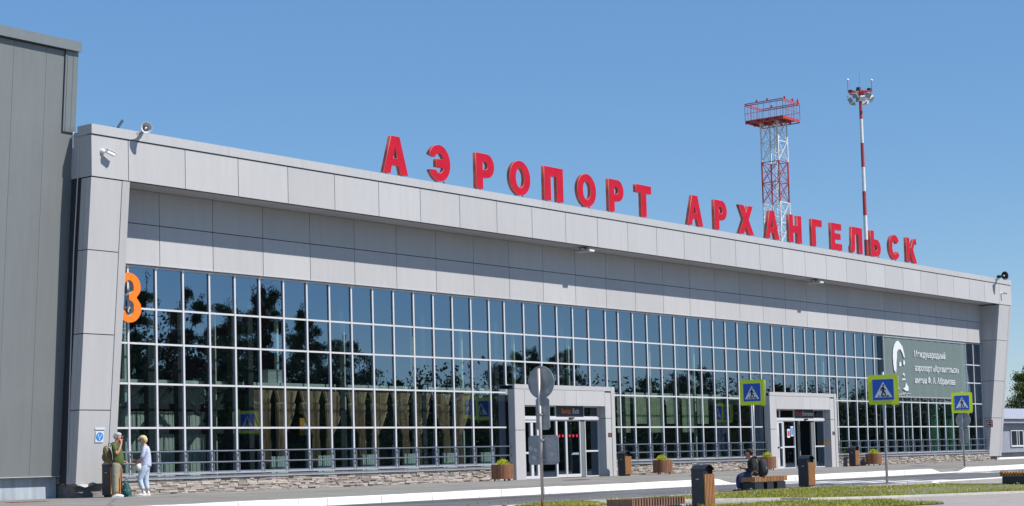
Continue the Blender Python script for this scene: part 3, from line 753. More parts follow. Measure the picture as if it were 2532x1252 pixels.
vt = thing('roof_vent', 'small dark domed vent on the roof behind the red letters', 'vent', (23.0, .8, 9.9))
b = MB(); b.tube((0, 0, 0), (0, 0, .28), .14, n=14); b.build('pipe', 'dark', vt)
b = MB(); b.ball((0, 0, .30), .30, .30, .16, 14, 8); b.build('dome', 'dark', vt, smooth=True)
def flood(x, label):
    o = thing('soffit_floodlight', label, 'floodlight', (x, -.85, 8.70), 0, 'floodlights under the overhang')
    b = MB(); b.box(-.30, .0, -.05, .08, .05, -.02); b.box(-.3, .1, -.12, -.26, .14, -.02); b.box(.04, .1, -.12, .08, .14, -.02); b.build('bracket', 'greytrim', o)
    b = MB(); b.box(-.28, -.28, -.20, .06, .36, -.12); b.build('housing', 'greyp', o, bevel=.02)
    b = MB(); b.box(-.26, -.295, -.195, .04, -.282, -.125); b.build('front_glass', 'signw', o)
    return o
f1 = flood(20.9, 'flat grey floodlight under the overhang near the middle, above the exit portal')
f2 = dup(f1, (38.85, -.85, 8.70), None, 'flat grey floodlight under the overhang above the entrance portal, nearer the right end')
cb = thing('drain_cable', 'grey cable and hooked white pipe running down the left end of the terminal', 'cable', (XL - .05, -.45, 9.7))
b = MB(); b.path([(-.1, .25, .10), (-.08, .15, .30), (.02, .05, .34), (.06, .0, .2), (.04, .0, -.2)], .028, 8); b.build('pipe', 'whitep', cb)
b = MB(); b.path([(.04, -.25, -.2), (.03, -.2, -1.0), (.03, .0, -3.0), (.03, .12, -5), (.03, .35, -8.8)], .016, 6); b.build('cable', 'greyp', cb)

# big orange digit 3 partly behind the pilaster
def arc(cx, cy, rx, ry, a0, a1, n=14): return [(cx + rx * math.cos(rad(a0 + (a1 - a0) * i / n)), cy + ry * math.sin(rad(a0 + (a1 - a0) * i / n))) for i in range(n + 1)]
d3 = arc(0, .98, .40, .38, 165, -25, 18) + [(.25, .69)] + arc(0, .39, .41, .395, 20, -165, 20) + [(-.18, .33)] + arc(0, .36, .155, .185, 200, 380, 12) + arc(.0, .46, .155, .15, 0, 75, 5) + [(-.01, .62), (-.01, .79)] + arc(0, .93, .155, .14, -60, 0, 5) + arc(0, .97, .155, .19, 10, 175, 10)
dg = thing('numeral_sign', 'large orange numeral three mounted before the glass, partly hidden by the left pilaster', 'numeral sign', (-.26, -.38, 4.96))
curve_mesh('numeral_face', [d3], .012, 'orange', dg, XZ)
curve_mesh('numeral_side', [d3], .06, 'greyp', dg, XZ, (0, .075, 0))
b = MB(); b.tube((.3, .13, .3), (.3, .35, .3), .015); b.tube((.3, .13, 1.0), (.3, .35, 1.0), .015); b.build('standoff', 'steel', dg)

# banner
bn = thing('portrait_banner', 'large grey green mesh banner with white lettering and stencilled head', 'banner', (46.8, -.14, 3.56))
b = MB(); nx = 40
for i in range(nx + 1):
    x = 9.9 * i / nx
    for z in (0, 1, 2, 2.94): b.v.append((x, .012 * math.sin(x * 6.28 + 1), z))
for i in range(nx):
    for k in range(3): b.f.append((i * 4 + k, (i + 1) * 4 + k, (i + 1) * 4 + k + 1, i * 4 + k + 1))
b.build('mesh_sheet', 'banner', bn)
b = MB(); b.tube((0, -.01, 0), (9.9, -.01, 0), .03); b.tube((0, -.01, 2.94), (9.9, -.01, 2.94), .03); b.tube((0, -.01, 0), (0, -.01, 2.94), .03); b.tube((9.9, -.01, 0), (9.9, -.01, 2.94), .03); b.build('frame', 'alu', bn)
for body, x0, x1, z in (('Международный', 3.42, 7.20, 2.04), ('аэропорт «Архангельск»', 3.45, 8.86, 1.34), ('имени Ф. А. Абрамова', 3.42, 8.30, .72)):
    text('lettering', body, .46, 'signw', bn, XZ, (x0, -.035, z), x1 - x0, .003)
def poly(parent, name, pts, m='signw', y=-.035):
    return curve_mesh(name, [pts], .003, m, parent, XZ, (0, y, 0))
hair = [(1.05, 1.25), (.98, 1.6), (.95, 1.95), (1.0, 2.3), (1.15, 2.55), (1.4, 2.75), (1.65, 2.78), (1.85, 2.66), (2.1, 2.5), (2.25, 2.2), (2.33, 1.95), (2.2, 1.98), (2.05, 2.2), (1.85, 2.36), (1.6, 2.34), (1.45, 2.22), (1.42, 1.95), (1.34, 1.7), (1.32, 1.4), (1.22, 1.12), (1.15, 1.3)]
poly(bn, 'portrait_hair', hair)
poly(bn, 'portrait_mark', [(1.62, 1.55), (1.72, 1.75), (1.85, 1.72), (1.9, 1.58), (1.78, 1.5)]); poly(bn, 'portrait_mark', [(2.1, 1.7), (2.2, 1.85), (2.32, 1.75), (2.28, 1.6), (2.15, 1.58)])
poly(bn, 'portrait_mark', [(1.9, 1.05), (2.05, 1.12), (2.2, 1.02), (2.22, 1.16), (2.1, 1.2)]); poly(bn, 'portrait_mark', [(1.85, .78), (2.0, .92), (2.28, .92), (2.3, .86), (2.02, .84)])
poly(bn, 'portrait_mark', [(1.95, .42), (2.2, .48), (2.35, .72), (2.6, .5), (2.6, .32), (2.3, .30)]); poly(bn, 'portrait_mark', [(1.35, .38), (1.42, .68), (1.56, .38)])
b = MB(); sgn = [(1.35, .10), (1.45, .28), (1.52, .05), (1.6, .18), (1.7, .08), (1.8, .2), (1.9, .1), (2.0, .22), (2.1, .12), (2.2, .24), (2.32, .1), (2.36, -.0), (2.4, .16), (2.8, .18)]
b.path([(x, -.036, z) for x, z in sgn], .012, 5); b.build('signature', 'signw', bn)

# ------------------------------------------------------------------ red roof letters
def rect(x0, y0, x1, y1): return [(x0, y0), (x1, y0), (x1, y1), (x0, y1)]
def glyph(ch):
    w, h, s = 1.14, 1.22, .33
    if ch == 'А': return [[(0, 0), (.33, 0), (.41, .28), (.75, .28), (.83, 0), (1.18, 0), (.80, h), (.40, h)], [(.47, .50), (.70, .50), (.585, .92)]]
    if ch == 'Э': return [[(.02, .36)] + arc(.50, .61, .56, .61, 205, 360, 12) + arc(.50, .61, .56, .61, 0, 155, 12) + [(.28, .80)] + arc(.50, .64, .24, .32, 140, 20, 6) + [(.34, .74), (.34, .48), (.72, .48)] + arc(.50, .58, .24, .32, -25, -140, 6)]
    if ch == 'Р': return [[(0, 0), (.36, 0), (.36, .40), (.58, .40)] + arc(.58, .81, .41, .41, -90, 90, 14) + [(0, h)], [(.36, .66), (.50, .66)] + arc(.50, .81, .15, .15, -90, 90, 8) + [(.36, .96)]]
    if ch == 'О': return [arc(.59, .61, .59, .61, 0, 357, 36), arc(.59, .61, .25, .36, 357, 0, 28)]
    if ch == 'П': return [[(0, 0), (.38, 0), (.38, .90), (.76, .90), (.76, 0), (w, 0), (w, h), (0, h)]]
    if ch == 'Т': return [[(.36, 0), (.70, 0), (.70, .92), (1.06, .92), (1.06, h), (0, h), (0, .92), (.36, .92)]]
    if ch == 'Х': return [[(0, 0), (.40, 0), (.62, .36), (.84, 0), (1.24, 0), (.83, .63), (1.20, h), (.80, h), (.62, .90), (.44, h), (.04, h), (.41, .63)]]
    if ch == 'Н': return [[(0, 0), (.37, 0), (.37, .46), (.77, .46), (.77, 0), (w, 0), (w, h), (.77, h), (.77, .76), (.37, .76), (.37, h), (0, h)]]
    if ch == 'Г': return [[(0, 0), (.36, 0), (.36, .92), (.96, .92), (.96, h), (0, h)]]
    if ch == 'Е': return [[(0, 0), (1.04, 0), (1.04, .29), (.36, .29), (.36, .49), (.92, .49), (.92, .76), (.36, .76), (.36, .93), (1.02, .93), (1.02, h), (0, h)]]
    if ch == 'Л': return [[(0, 0), (.18, -.01), (.34, .05), (.42, .2), (.46, .9), (.84, .9), (.84, 0), (1.2, 0), (1.2, h), (.14, h), (.10, .38), (.0, .28)]]
    if ch == 'Ь': return [[(0, 0), (.60, 0)] + arc(.60, .41, .45, .41, -90, 90, 14) + [(.36, .82), (.36, h), (0, h)], [(.36, .27), (.36, .55), (.55, .55)] + arc(.55, .41, .14, .14, 90, -90, 8)]
    if ch == 'С': return [arc(.60, .61, .60, .61, 35, 180, 14) + arc(.60, .61, .60, .61, 180, 325, 14) + [(.86, .42)] + arc(.60, .61, .27, .36, 325, 35, 16) + [(.86, .80)]]
    if ch == 'К': return [[(0, 0), (.36, 0), (.36, .50), (.46, .50), (.76, 0), (1.16, 0), (.76, .66), (1.06, h * .93), (1.14, .95), (1.14, h), (.92, h), (.74, 1.08), (.52, .74), (.36, .74), (.36, h), (0, h)]]
word = [('А', 9.72), ('Э', 12.0), ('Р', 14.44), ('О', 16.31), ('П', 18.33), ('О', 20.37), ('Р', 22.40), ('Т', 24.26), ('А', 27.95), ('Р', 30.06), ('Х', 32.02), ('А', 34.28), ('Н', 36.38), ('Г', 38.50), ('Е', 40.36), ('Л', 42.30), ('Ь', 44.40), ('С', 46.40), ('К', 48.34)]
nameL = {0: 'A at the far left, first of the roof sign', 8: 'A opening the second word', 11: 'A between the X and H letters before the lattice tower',
         1: 'reversed E shaped letter, second of the roof sign', 2: 'P shaped letter between the reversed E and the first O', 3: 'first O of the roof sign, left of the square arch letter',
         4: 'square arch shaped letter between the two O letters', 5: 'second O of the roof sign, right of the square arch letter', 6: 'P shaped letter left of the T, second of its shape',
         7: 'T closing the first word', 9: 'P shaped letter in the second word beside the X', 10: 'X of the second word', 12: 'H shaped letter right of the lattice tower',
         13: 'gamma shaped letter with one top arm', 14: 'E with three arms in the second word', 15: 'lambda shaped letter with curved left foot, left of the light mast',
         16: 'b shaped soft sign right beside the light mast', 17: 'C near the end of the roof sign', 18: 'K closing the roof sign at the right'}
for i, (ch, x) in enumerate(word):
    o = thing('sign_letter', 'large red letter ' + nameL[i], 'sign letter', (x, -.86, 10.06), 0, 'red letters standing on the terminal roof edge')
    g = glyph(ch)
    rotT = Matrix.Translation((0, 0, .14)) @ XZ
    curve_mesh('face', g, .006, 'red', o, rotT, (0, -.008, 0))
    curve_mesh('edge_trim', g, .005, 'trimw', o, rotT, (0, .004, 0), bev=.007)
    curve_mesh('return', g, .058, 'redside', o, rotT, (0, .075, 0))
    b = MB(); ws = {'Т': (.42, .64), 'Г': (.08, .28), 'Р': (.08, .28)}.get(ch, (.2, .95) if ch not in 'ОСЭ' else (.36, .8))
    for q in ws: b.box(q - .018, .05, -.10, q + .018, .09, .18)
    b.build('legs', 'steel', o)

# ------------------------------------------------------------------ grey block at the left
GB = thing('grey_building', 'tall dark grey panelled building at the left edge beside the terminal', 'building', (-6, .5, .3))
def gy(z): return .25 - .078 * (z - 1.2)
def gpart(name, b, m, **k): o = b.build(name, m, GB, **k); o.location = (6, -.5, -.3); return o
def gslab(b, xa, xb, za, zb, d=0, t=.1, g=.0035):
    b.hexa([(xa + g, gy(za) - d, za), (xb - g, gy(za) - d, za), (xb - g, gy(za) + t, za), (xa + g, gy(za) + t, za)],
           [(xa + g, gy(zb) - d, zb), (xb - g, gy(zb) - d, zb), (xb - g, gy(zb) + t, zb), (xa + g, gy(zb) + t, zb)])
b = MB(); gslab(b, -3.09, -2.10, .84, 12.05)
x = -3.09
while x > -30: gslab(b, x - 1.02, x, .84, 12.05); x -= 1.02
gpart('wall', b, 'grey')
b = MB(); b.hexa([(-30, gy(.86) + .012, .86), (-2.13, gy(.86) + .012, .86), (-2.13, 14, .86), (-30, 14, .86)], [(-30, gy(12) + .012, 12.0), (-2.13, gy(12) + .012, 12.0), (-2.13, 14, 12.0), (-30, 14, 12.0)])
gpart('wall_core', b, 'greytrim')
b = MB(); gslab(b, -2.50, -2.44, 9.92, 12.05, .035, 0); gslab(b, -2.43, -2.25, 9.92, 12.05, .03, 0, .003); gslab(b, -2.25, -2.085, 9.92, 12.05, .034, .3, .003)
gpart('corner_trim', b, 'greytrim')
b = MB(); gslab(b, -2.515, -2.501, 9.90, 12.05, .036, 0, 0); gslab(b, -2.5, -2.09, 9.90, 9.918, .036, 0, 0); b.box(-30, gy(12) - .05, 12.035, -2.5, gy(12), 12.06); gpart('shadow_gap', b, 'gap')
b = MB(); x = -2.06
while x > -30: b.box(x - 2.99, gy(12.2) - .12, 12.062, x, gy(12) + .4, 12.33); x -= 3.0
gpart('coping', b, 'greytrim')
b = MB(); b.box(-30, gy(.83) - .03, .822, -2.12, gy(.8) + .1, .838); gpart('drip_edge', b, 'greyp')
b = MB(); b.box(-30, .46, .1, -2.1, .6, .84); gpart('plinth', b, 'concrete')

# ------------------------------------------------------------------ low shed on the right
SH = thing('low_building', 'low blue grey building with white corrugated roof beyond the right pilaster', 'building', (76, 4, .25))
def spart(n, b, m, par=None): o = b.build(n, m, par or SH); o.location = (-76, -4, -.25) if par is None else (0, 0, 0); return o
b = MB(); x = 66.0
while x < 95: b.box(x + .006, 4.1, .62, x + 1.19, 4.2, 2.62); x += 1.2
spart('wall', b, 'shed')
b = MB(); b.box(66, 4.16, .2, 95, 12, 2.6); b.box(66, 4.14, .15, 95, 4.2, .6); spart('wall_core', b, 'idark')
b = MB(); b.box(65.6, 3.72, 2.62, 95, 4.1, 2.70); b.box(65.6, 3.70, 2.42, 95, 3.74, 2.70); spart('eaves_board', b, 'shed')
b = MB(); x = 65.6
while x < 95:
    b.hexa([(x, 3.55, 2.70), (x + .12, 3.55, 2.70), (x + .12, 6.2, 3.42), (x, 6.2, 3.42)], [(x + .02, 3.55, 2.75), (x + .10, 3.55, 2.75), (x + .10, 6.2, 3.47), (x + .02, 6.2, 3.47)])
    b.hexa([(x + .12, 3.55, 2.69), (x + .30, 3.55, 2.69), (x + .30, 6.2, 3.41), (x + .12, 6.2, 3.41)], [(x + .12, 3.55, 2.705), (x + .30, 3.55, 2.705), (x + .30, 6.2, 3.425), (x + .12, 6.2, 3.425)])
    x += .30
spart('roof', b, 'corrug')
b = MB(); b.box(73.0, 4.02, 1.0, 73.06, 4.1, 2.0); b.box(73.0, 4.02, .96, 75.1, 4.1, 1.0); b.box(73.06, 4.05, 1.0, 75.1, 4.099, 1.06); b.box(73.06, 4.05, 1.94, 75.1, 4.099, 2.0)
for x in (73.07, 74.0, 74.35, 75.02): b.box(x, 4.05, 1.06, x + .07, 4.098, 1.94)
w = spart('window', b, 'frame'); b = MB(); b.add([(73.1, 4.08, 1.05), (75.1, 4.08, 1.05), (75.1, 4.08, 1.95), (73.1, 4.08, 1.95)], [(0, 1, 2, 3)]); b.build('pane', 'glassd', w)
b = MB(); x = 62.5
while x < 90: b.box(x, 2.2, .2, x + .97, 2.36, .36); x += 1.0
struct(b.build('shed_kerb', 'kerb'))

# ------------------------------------------------------------------ lattice tower and light mast
LT = thing('lattice_tower', 'red and white lattice steel tower with railed top platform behind the terminal', 'tower', (109.3, 39.3, -.3))
a_ = 1.75; z0, zs_ = .0, [4.3, 8.1, 11.9, 15.7, 19.5, 23.3, 27.1, 30.9]
lev = [0] + [31.9 - 1.9 * k for k in range(16, -1, -1)]; TOPZ = 31.9; NB = len(lev) - 1
def colt(z): return 'redp' if (3.9 <= z < 11.3) or (18.5 <= z < 22) or False else 'whitet'
cols = ['whitet', 'redp', 'redp', 'whitet', 'whitet', 'redp', 'redp', 'whitet', 'whitet']
for k, (za, zb) in enumerate(zip(lev, lev[1:])):
    b = MB(); cs = [(0, 0), (a_, 0), (a_, a_), (0, a_)]
    for (x, y) in cs: b.box(x - .055, y - .055, za, x + .055, y + .055, zb)
    for (p, q) in zip(cs, cs[1:] + cs[:1]):
        b.beam((*p, za), (*q, zb), .048); b.beam((*q, za), (*p, zb), .048); b.beam((*p, zb - .04), (*q, zb - .04), .06)
        b.beam(((p[0] + q[0]) / 2, (p[1] + q[1]) / 2, (za + zb) / 2), (*p, (za + zb) / 2), .03)
    b.build('lattice_section', 'whitet' if ((NB - 1 - k) // 2) % 2 == 0 else 'redp', LT)
b = MB(); b.box(.9, .82, 0, .96, .88, 31.8); b.box(1.3, .82, 0, 1.36, .88, 31.8); z = .3
while z < 31.7: b.box(.96, .83, z, 1.3, .87, z + .03); z += .33
b.build('ladder', 'whitet', LT)
b = MB(); b.box(-.85, -1.1, 29.95, 2.35, 2.85, 30.05)
for y in (-1.1, -.2, .7, 1.6, 2.75): b.box(-.85, y, 29.80, 2.35, y + .1, 29.949)
for x in (-.85, .7, 2.25): b.box(x, -1.1, 29.72, x + .1, 2.85, 29.80)
b.build('platform', 'redp', LT).location = (0, 0, 1.95)
b = MB()
for z in (30.7, 31.45, 31.60): 
    for p, q in (((-.85, -1.1), (2.35, -1.1)), ((2.35, -1.1), (2.35, 2.85)), ((2.35, 2.85), (-.85, 2.85)), ((-.85, 2.85), (-.85, -1.1))): b.beam((*p, z), (*q, z), .07 if z > 31 else .03)
for i in range(7):
    t = i / 6
    for p, q in (((-.85, -1.1), (2.35, -1.1)), ((2.35, -1.1), (2.35, 2.85)), ((2.35, 2.85), (-.85, 2.85)), ((-.85, 2.85), (-.85, -1.1))):
        x, y = lerp(p[0], q[0], t), lerp(p[1], q[1], t); b.box(x - .014, y - .014, 30.05, x + .014, y + .014, 31.5)
for x, y in ((-.5, -1.1), (1, -1.1), (2.0, -1.1), (-.85, .5), (-.85, 1.6), (2.3, 1.8)): b.box(x, y - .05, 31.6, x + .16, y + .08, 31.85)
b.tube((2.3, -.95, 31.6), (2.3, -.95, 32.1), .03, n=6); b.build('railing', 'redp', LT).location = (0, 0, 1.95)

LM = thing('light_mast', 'tall red and white banded pole with a ring of floodlights behind the terminal', 'light mast', (105.2, 28.9, -.3))
zc = [0, 3.3, 5.4, 7.5, 9.6, 11.7, 13.8, 15.9, 18.45, 20.6, 22.75, 24.9, 27.0, 29.05, 31.0]
zc = [.3 - .3, 4.0, 7.9, 11.8, 15.0, 17.1, 19.3, 21.55, 23.7, 25.85, 28.0, 30.9]
zc = [0] + [19.2 - 2.12 * k for k in range(8, 0, -1)] + [19.2 + 2.08 * k for k in range(6)]
# bands measured at 2.1 m
zc = [0]; z = 19.35 - 2.1 * 9
while z < 30.6: zc.append(z); z += 2.1
zc = [v for v in zc if v < 30.2] + [32.4]
for k, (za, zb) in enumerate(zip(zc, zc[1:])):
    ra, rb_ = lerp(.24, .13, za / 31.3), lerp(.24, .13, zb / 31.3)
    b = MB(); b.tube((0, 0, za), (0, 0, zb), ra, rb_, 16); b.build('pole_section', 'redp' if (len(zc) - 2 - k) % 2 == 0 else 'whitet', LM, smooth=False)
b = MB()
for t in range(6):
    an_ = t * math.pi / 3 + .4; b.beam((0, 0, 31.0), (1.15 * math.cos(an_), 1.15 * math.sin(an_), 31.0), .09)
    b.beam((1.15 * math.cos(an_), 1.15 * math.sin(an_), 31.0), (1.15 * math.cos(an_ + math.pi / 3), 1.15 * math.sin(an_ + math.pi / 3), 31.0), .08)
b.tube((0, 0, 31), (0, 0, 31.5), .05); b.tube((0, 0, 31.4), (0, 0, 33.2), .012); b.build('crown_frame', 'redp', LM)
lr = random.Random(4)
for t in range(10):
    an_ = t * 2 * math.pi / 10; cx_, cy_ = 1.1 * math.cos(an_), 1.1 * math.sin(an_); zz = 30.55 + (.0 if t % 2 else -.35)
    b = MB(); q = Matrix.Rotation(an_, 3, 'Z') @ Matrix.Rotation(rad(35), 3, 'Y')
    for (dx, dy, dz) in ((-.09, -.30, -.25), (.09, -.30, -.25), (.09, .30, -.25), (-.09, .30, -.25), (-.09, -.22, .25), (.09, -.22, .25), (.09, .22, .25), (-.09, .22, .25)):
        v = q @ Vector((dx, dy, dz)); b.v.append((cx_ + v.x, cy_ + v.y, zz + v.z))
    b.f = [(0, 3, 2, 1), (4, 5, 6, 7), (0, 1, 5, 4), (1, 2, 6, 5), (2, 3, 7, 6), (3, 0, 4, 7)]
    f_ = b.build('floodlight', 'lampg' if t % 3 else 'whitet', LM)
b = MB()
for t in range(4):
    b = MB(); an_ = t * math.pi / 2 + .3; b.box(.9 * math.cos(an_) - .17, .9 * math.sin(an_) - .17, 31.05, .9 * math.cos(an_) + .17, .9 * math.sin(an_) + .17, 31.35)
    b.build('ballast_box', 'idark', LM)
for sx in (-.92, .92):
    b = MB(); b.tube((sx, -sx * .9, 31.0), (sx, -sx * .9, 32.2), .03); b.build('beacon_stem', 'redp', LM)
    b = MB(); b.ball((sx, -sx * .9, 32.25), .12); b.build('beacon', 'whitep', LM)

for k_ in kids(LM):
    if not k_.name.startswith('pole_section'): k_.location = (0, 0, 1.15 + 31 * .12); k_.scale = (.88,) * 3
# ------------------------------------------------------------------ crosswalk signs
def panel_face(parent, w):   # sign face in local XZ plane facing -Y, centred
    h = w / 2; c = .06
    def rr(hh, c_): return [(-hh + c_, -hh), (hh - c_, -hh), (hh, -hh + c_), (hh, hh - c_), (hh - c_, hh), (-hh + c_, hh), (-hh, hh - c_), (-hh, -hh + c_)]
    s = curve_mesh('sign_plate', [rr(h, .05)], .006, 'lime', parent, XZ, (0, 0, 0))
    curve_mesh('sign_back', [rr(h, .05)], .009, 'signback', s, XZ, (0, .016, 0))
    k = w / .9
    curve_mesh('sign_border', [rr(.315 * k + .015, .02)], .002, 'signw', s, XZ, (0, -.0135, 0))
    curve_mesh('sign_field', [rr(.315 * k, .015)], .002, 'blue', s, XZ, (0, -.0165, 0))
    curve_mesh('sign_triangle', [[(-.265 * k, -.235 * k), (.265 * k, -.235 * k), (.0, .235 * k)]], .002, 'signw', s, XZ, (0, -.0195, 0))
    b = MB(); y = -.024
    def cap(p, q, wd): 
        p = Vector((p[0] * k, y, p[1] * k)); q = Vector((q[0] * k, y, q[1] * k)); d = (q - p).normalized(); wd *= 1.25; nn = Vector((-d.z, 0, d.x)) * wd * k / 2
        b.add([p - nn, q - nn, q + d * wd * .3 * k, q + nn, p + nn, p - d * wd * .3 * k], [(0, 1, 2, 3, 4, 5)])
    b.prism([(.012 * k + .028 * k * math.cos(t * .6), .135 * k + .028 * k * math.sin(t * .6)) for t in range(11)], y, y + .001)
    cap((.0, .08), (-.005, -.04), .05); cap((-.01, .075), (-.065, .03), .024); cap((-.065, .03), (-.07, -.03), .022); cap((.01, .06), (.05, .0), .022); cap((.05, .0), (.085, -.015), .02)
    cap((-.0, -.045), (.055, -.10), .034); cap((.055, -.10), (.065, -.20), .03); cap((-.008, -.05), (-.025, -.12), .034); cap((-.025, -.12), (-.065, -.205), .03)
    for x0 in (-.16, 0, .16):
        b.add([(v[0] * k, y, v[1] * k) for v in ((x0 - .035 - x0 * .25, -.222), (x0 + .035 - x0 * .05, -.222), (x0 * .8 + .02, -.17), (x0 * .8 - .02, -.17))], [(0, 1, 2, 3)])
    b.build('pedestrian_symbol', 'black', s)
    return s
def crosswalk(loc, H, zc_, ang, lab, w=.9, tall=0, vee=28, pr=.038):
    o = thing('crosswalk_sign', lab, 'crosswalk sign', loc, 0, 'pedestrian crossing signs')
    b = MB(); b.tube((0, 0, 0), (0, 0, H), pr, n=14); b.build('pole', 'galv', o, smooth=True)
    Rv = Vector((math.cos(YAW), -math.sin(YAW), 0)); Fv = Vector((math.sin(YAW), math.cos(YAW), 0))
    e = panel_face(o, w); off = Matrix.Rotation(ang, 3, 'Z') @ Vector((0, -.075, 0)); e.rotation_euler = (0, 0, ang); e.location = (off.x, off.y, zc_)
    e = panel_face(o, w); off = Rv * .44 + Fv * (w / 2 + .0); e.rotation_euler = (0, 0, math.pi / 2 - YAW + math.pi + rad(vee)); e.location = (off.x, off.y, zc_ - .02)
    b = MB(); b.box(-.05, -.05, zc_ - .25, .05, .05, zc_ - .22); b.box(-.05, -.05, zc_ + .22, .05, .05, zc_ + .25); b.build('clamp', 'galv', o)
    return o
yw = -YAW
crosswalk((22.93, -6.42, .14), 3.45, 2.98, rad(-90 + 12), 'lime bordered crosswalk sign on the far kerb left of the entrance portal', vee=1)
crosswalk((17.46, -14.08, -.1), 3.42, 2.88, rad(-90 + 22), 'lime bordered crosswalk sign on the near lawn, largest of the three', vee=1)
sc = crosswalk((41.75, -6.20, .14), 3.3, 2.82, rad(-90 + 28), 'lime bordered crosswalk sign nearest the right end, above a round sign back', vee=1)
b = MB(); b.prism([(.35 * math.cos(t * .2618), 2.05 + .35 * math.sin(t * .2618)) for t in range(24)], .05, .065, 'x'); b.build('round_sign_back', 'signback', sc)
b = MB(); b.box(.05, -.20, 1.02, .065, .20, 1.68); b.build('plate_back', 'signback', sc)

SP = thing('sign_pole', 'white rusty pole with round and rectangular sign backs in the left foreground by the kerb', 'sign post', (-.86, -14.69, -.10))
b = MB(); b.tube((0, 0, .17), (-.02, 0, 3.02), .034, n=14); b.build('pole', 'rustpole', SP, smooth=True)
b = MB(); b.tube((0, 0, 0), (0, 0, .17), .036, n=14); b.tube((0, 0, 2.62), (0, 0, 2.66), .036, n=14); b.tube((0, 0, 1.8), (0, 0, 1.82), .036, n=14); b.tube((0, 0, .98), (0, 0, 1.0), .036, n=14); b.build('rust', 'rust', SP, smooth=True)
def yzdisc(cy, cz, r_, x0, x1):
    b = MB(); b.prism([(cy + r_ * math.cos(t * .1745), cz + r_ * math.sin(t * .1745)) for t in range(36)], x0, x1, 'x'); return b
o = yzdisc(0, 2.72, .35, .07, .085).build('round_sign_back', 'signback', SP)
b = MB(); n = 36
for i in range(n):
    t, u = 2 * math.pi * i / n, 2 * math.pi * (i + 1) / n; b.tube((.065, .35 * math.cos(t), 2.72 + .35 * math.sin(t)), (.065, .35 * math.cos(u), 2.72 + .35 * math.sin(u)), .012, n=5, cap=False)
b.build('rim', 'signback', o); b = MB(); b.box(.062, -.20, 2.48, .069, -.13, 2.56); b.build('sticker', 'greyp', o)
def rrYZ(y0, y1, z0, z1, c): return [(y0 + c, z0), (y1 - c, z0), (y1, z0 + c), (y1, z1 - c), (y1 - c, z1), (y0 + c, z1), (y0, z1 - c), (y0, z0 + c)]
b = MB(); b.prism(rrYZ(-.20, .17, 1.68, 2.38, .04), .07, .085, 'x'); b.build('plate_back', 'signback', SP, bevel=.004)
b = MB(); b.prism(rrYZ(-.42, .40, .92, 1.56, .05), .07, .082, 'x'); o = b.build('lower_plate_back', 'signback', SP, bevel=.004)
b = MB(); b.add([(.069, -.06, 1.0), (.069, -.40, 1.0), (.069, -.30, 1.50), (.069, -.06, 1.52)], [(0, 1, 2, 3)]); b.build('reflection_patch', 'galv', o)  # reflection on the plate back, put in as a flat patch of lighter metal
for y, z, a in ((.20, 1.25, .3), (.33, 1.28, .8), (.24, 1.07, 1.1), (-.24, 1.15, .5)):
    b = MB(); b.beam((.064, y - .045, z - .03), (.064, y + .045, z + .04 * a), .008, .07); b.build('sticker', 'greyp', o)
b = MB(); b.box(-.05, -.06, 1.44, .07, .06, 1.48); b.box(-.05, -.06, 1.0, .07, .06, 1.04); b.box(-.05, -.05, 2.0, .07, .05, 2.03); b.build('clamp', 'galv', SP)

# ------------------------------------------------------------------ litter bins
def make_bin(loc, lab, n=7):
    o = thing('litter_bin', lab, 'litter bin', loc, 0, 'litter bins with wooden slats')
    wx, wy = .20, .165
    b = MB(); b.box(-wx, -wy + .025, .02, wx, wy, .72); b.box(-wx, wy - .02, .72, wx, wy, .80); b.box(-wx, -wy + .03, .72, -wx + .012, wy - .021, .80); b.box(wx - .012, -wy + .03, .72, wx, wy - .021, .80)
    b.build('body', 'dark', o)
    prof = [(-wx, .80), (-wx, .83), (-.10, .905), (0, .925), (.10, .905), (wx, .83), (wx, .80), (wx - .012, .80), (wx - .012, .825), (.095, .893), (0, .912), (-.095, .893), (-wx + .012, .825), (-wx + .012, .80)]
    b = MB(); b.prism(prof, -wy - .01, wy + .01); b.build('lid', 'dark', o)
    b = MB(); b.prism([(-wx + .012, .72), (wx - .012, .72), (wx - .012, .824), (.094, .892), (0, .911), (-.094, .892), (-wx + .012, .824)], -wy + .09, -wy + .10); b.build('opening', 'black', o)
    for k in range(n):
        x = -wx + .022 + (2 * wx - .044) * k / (n - 1)
        b = MB(); b.box(x - .0145, -wy - .018, .05, x + .0145, -wy + .020, .715)
        b.build('slat', 'wood', o)
    b = MB(); b.box(-wx - .003, -.03, .60, -wx - .0005, .05, .62); b.build('plate', 'greyp', o)
    b = MB(); b.box(-wx + .03, -wy + .03, -.03, wx - .03, wy - .03, .019); b.build('foot', 'black', o)
    return o
B0 = make_bin((1.02, -17.62, -.19), 'dark litter bin with wooden slats in the foreground, the nearest of all')
dup(B0, (14.43, -12.98, -.07), None, 'dark litter bin with wooden slats beside the bench of the seated person')
dup(B0, (22.62, -1.05, .26), None, 'dark litter bin with wooden slats at the right jamb of the exit portal')
dup(B0, (42.27, -.62, .26), None, 'dark litter bin with wooden slats just right of the entrance portal')
dup(B0, (-1.46, -1.05, .28), None, 'dark litter bin with wooden slats behind the man in the olive shirt')

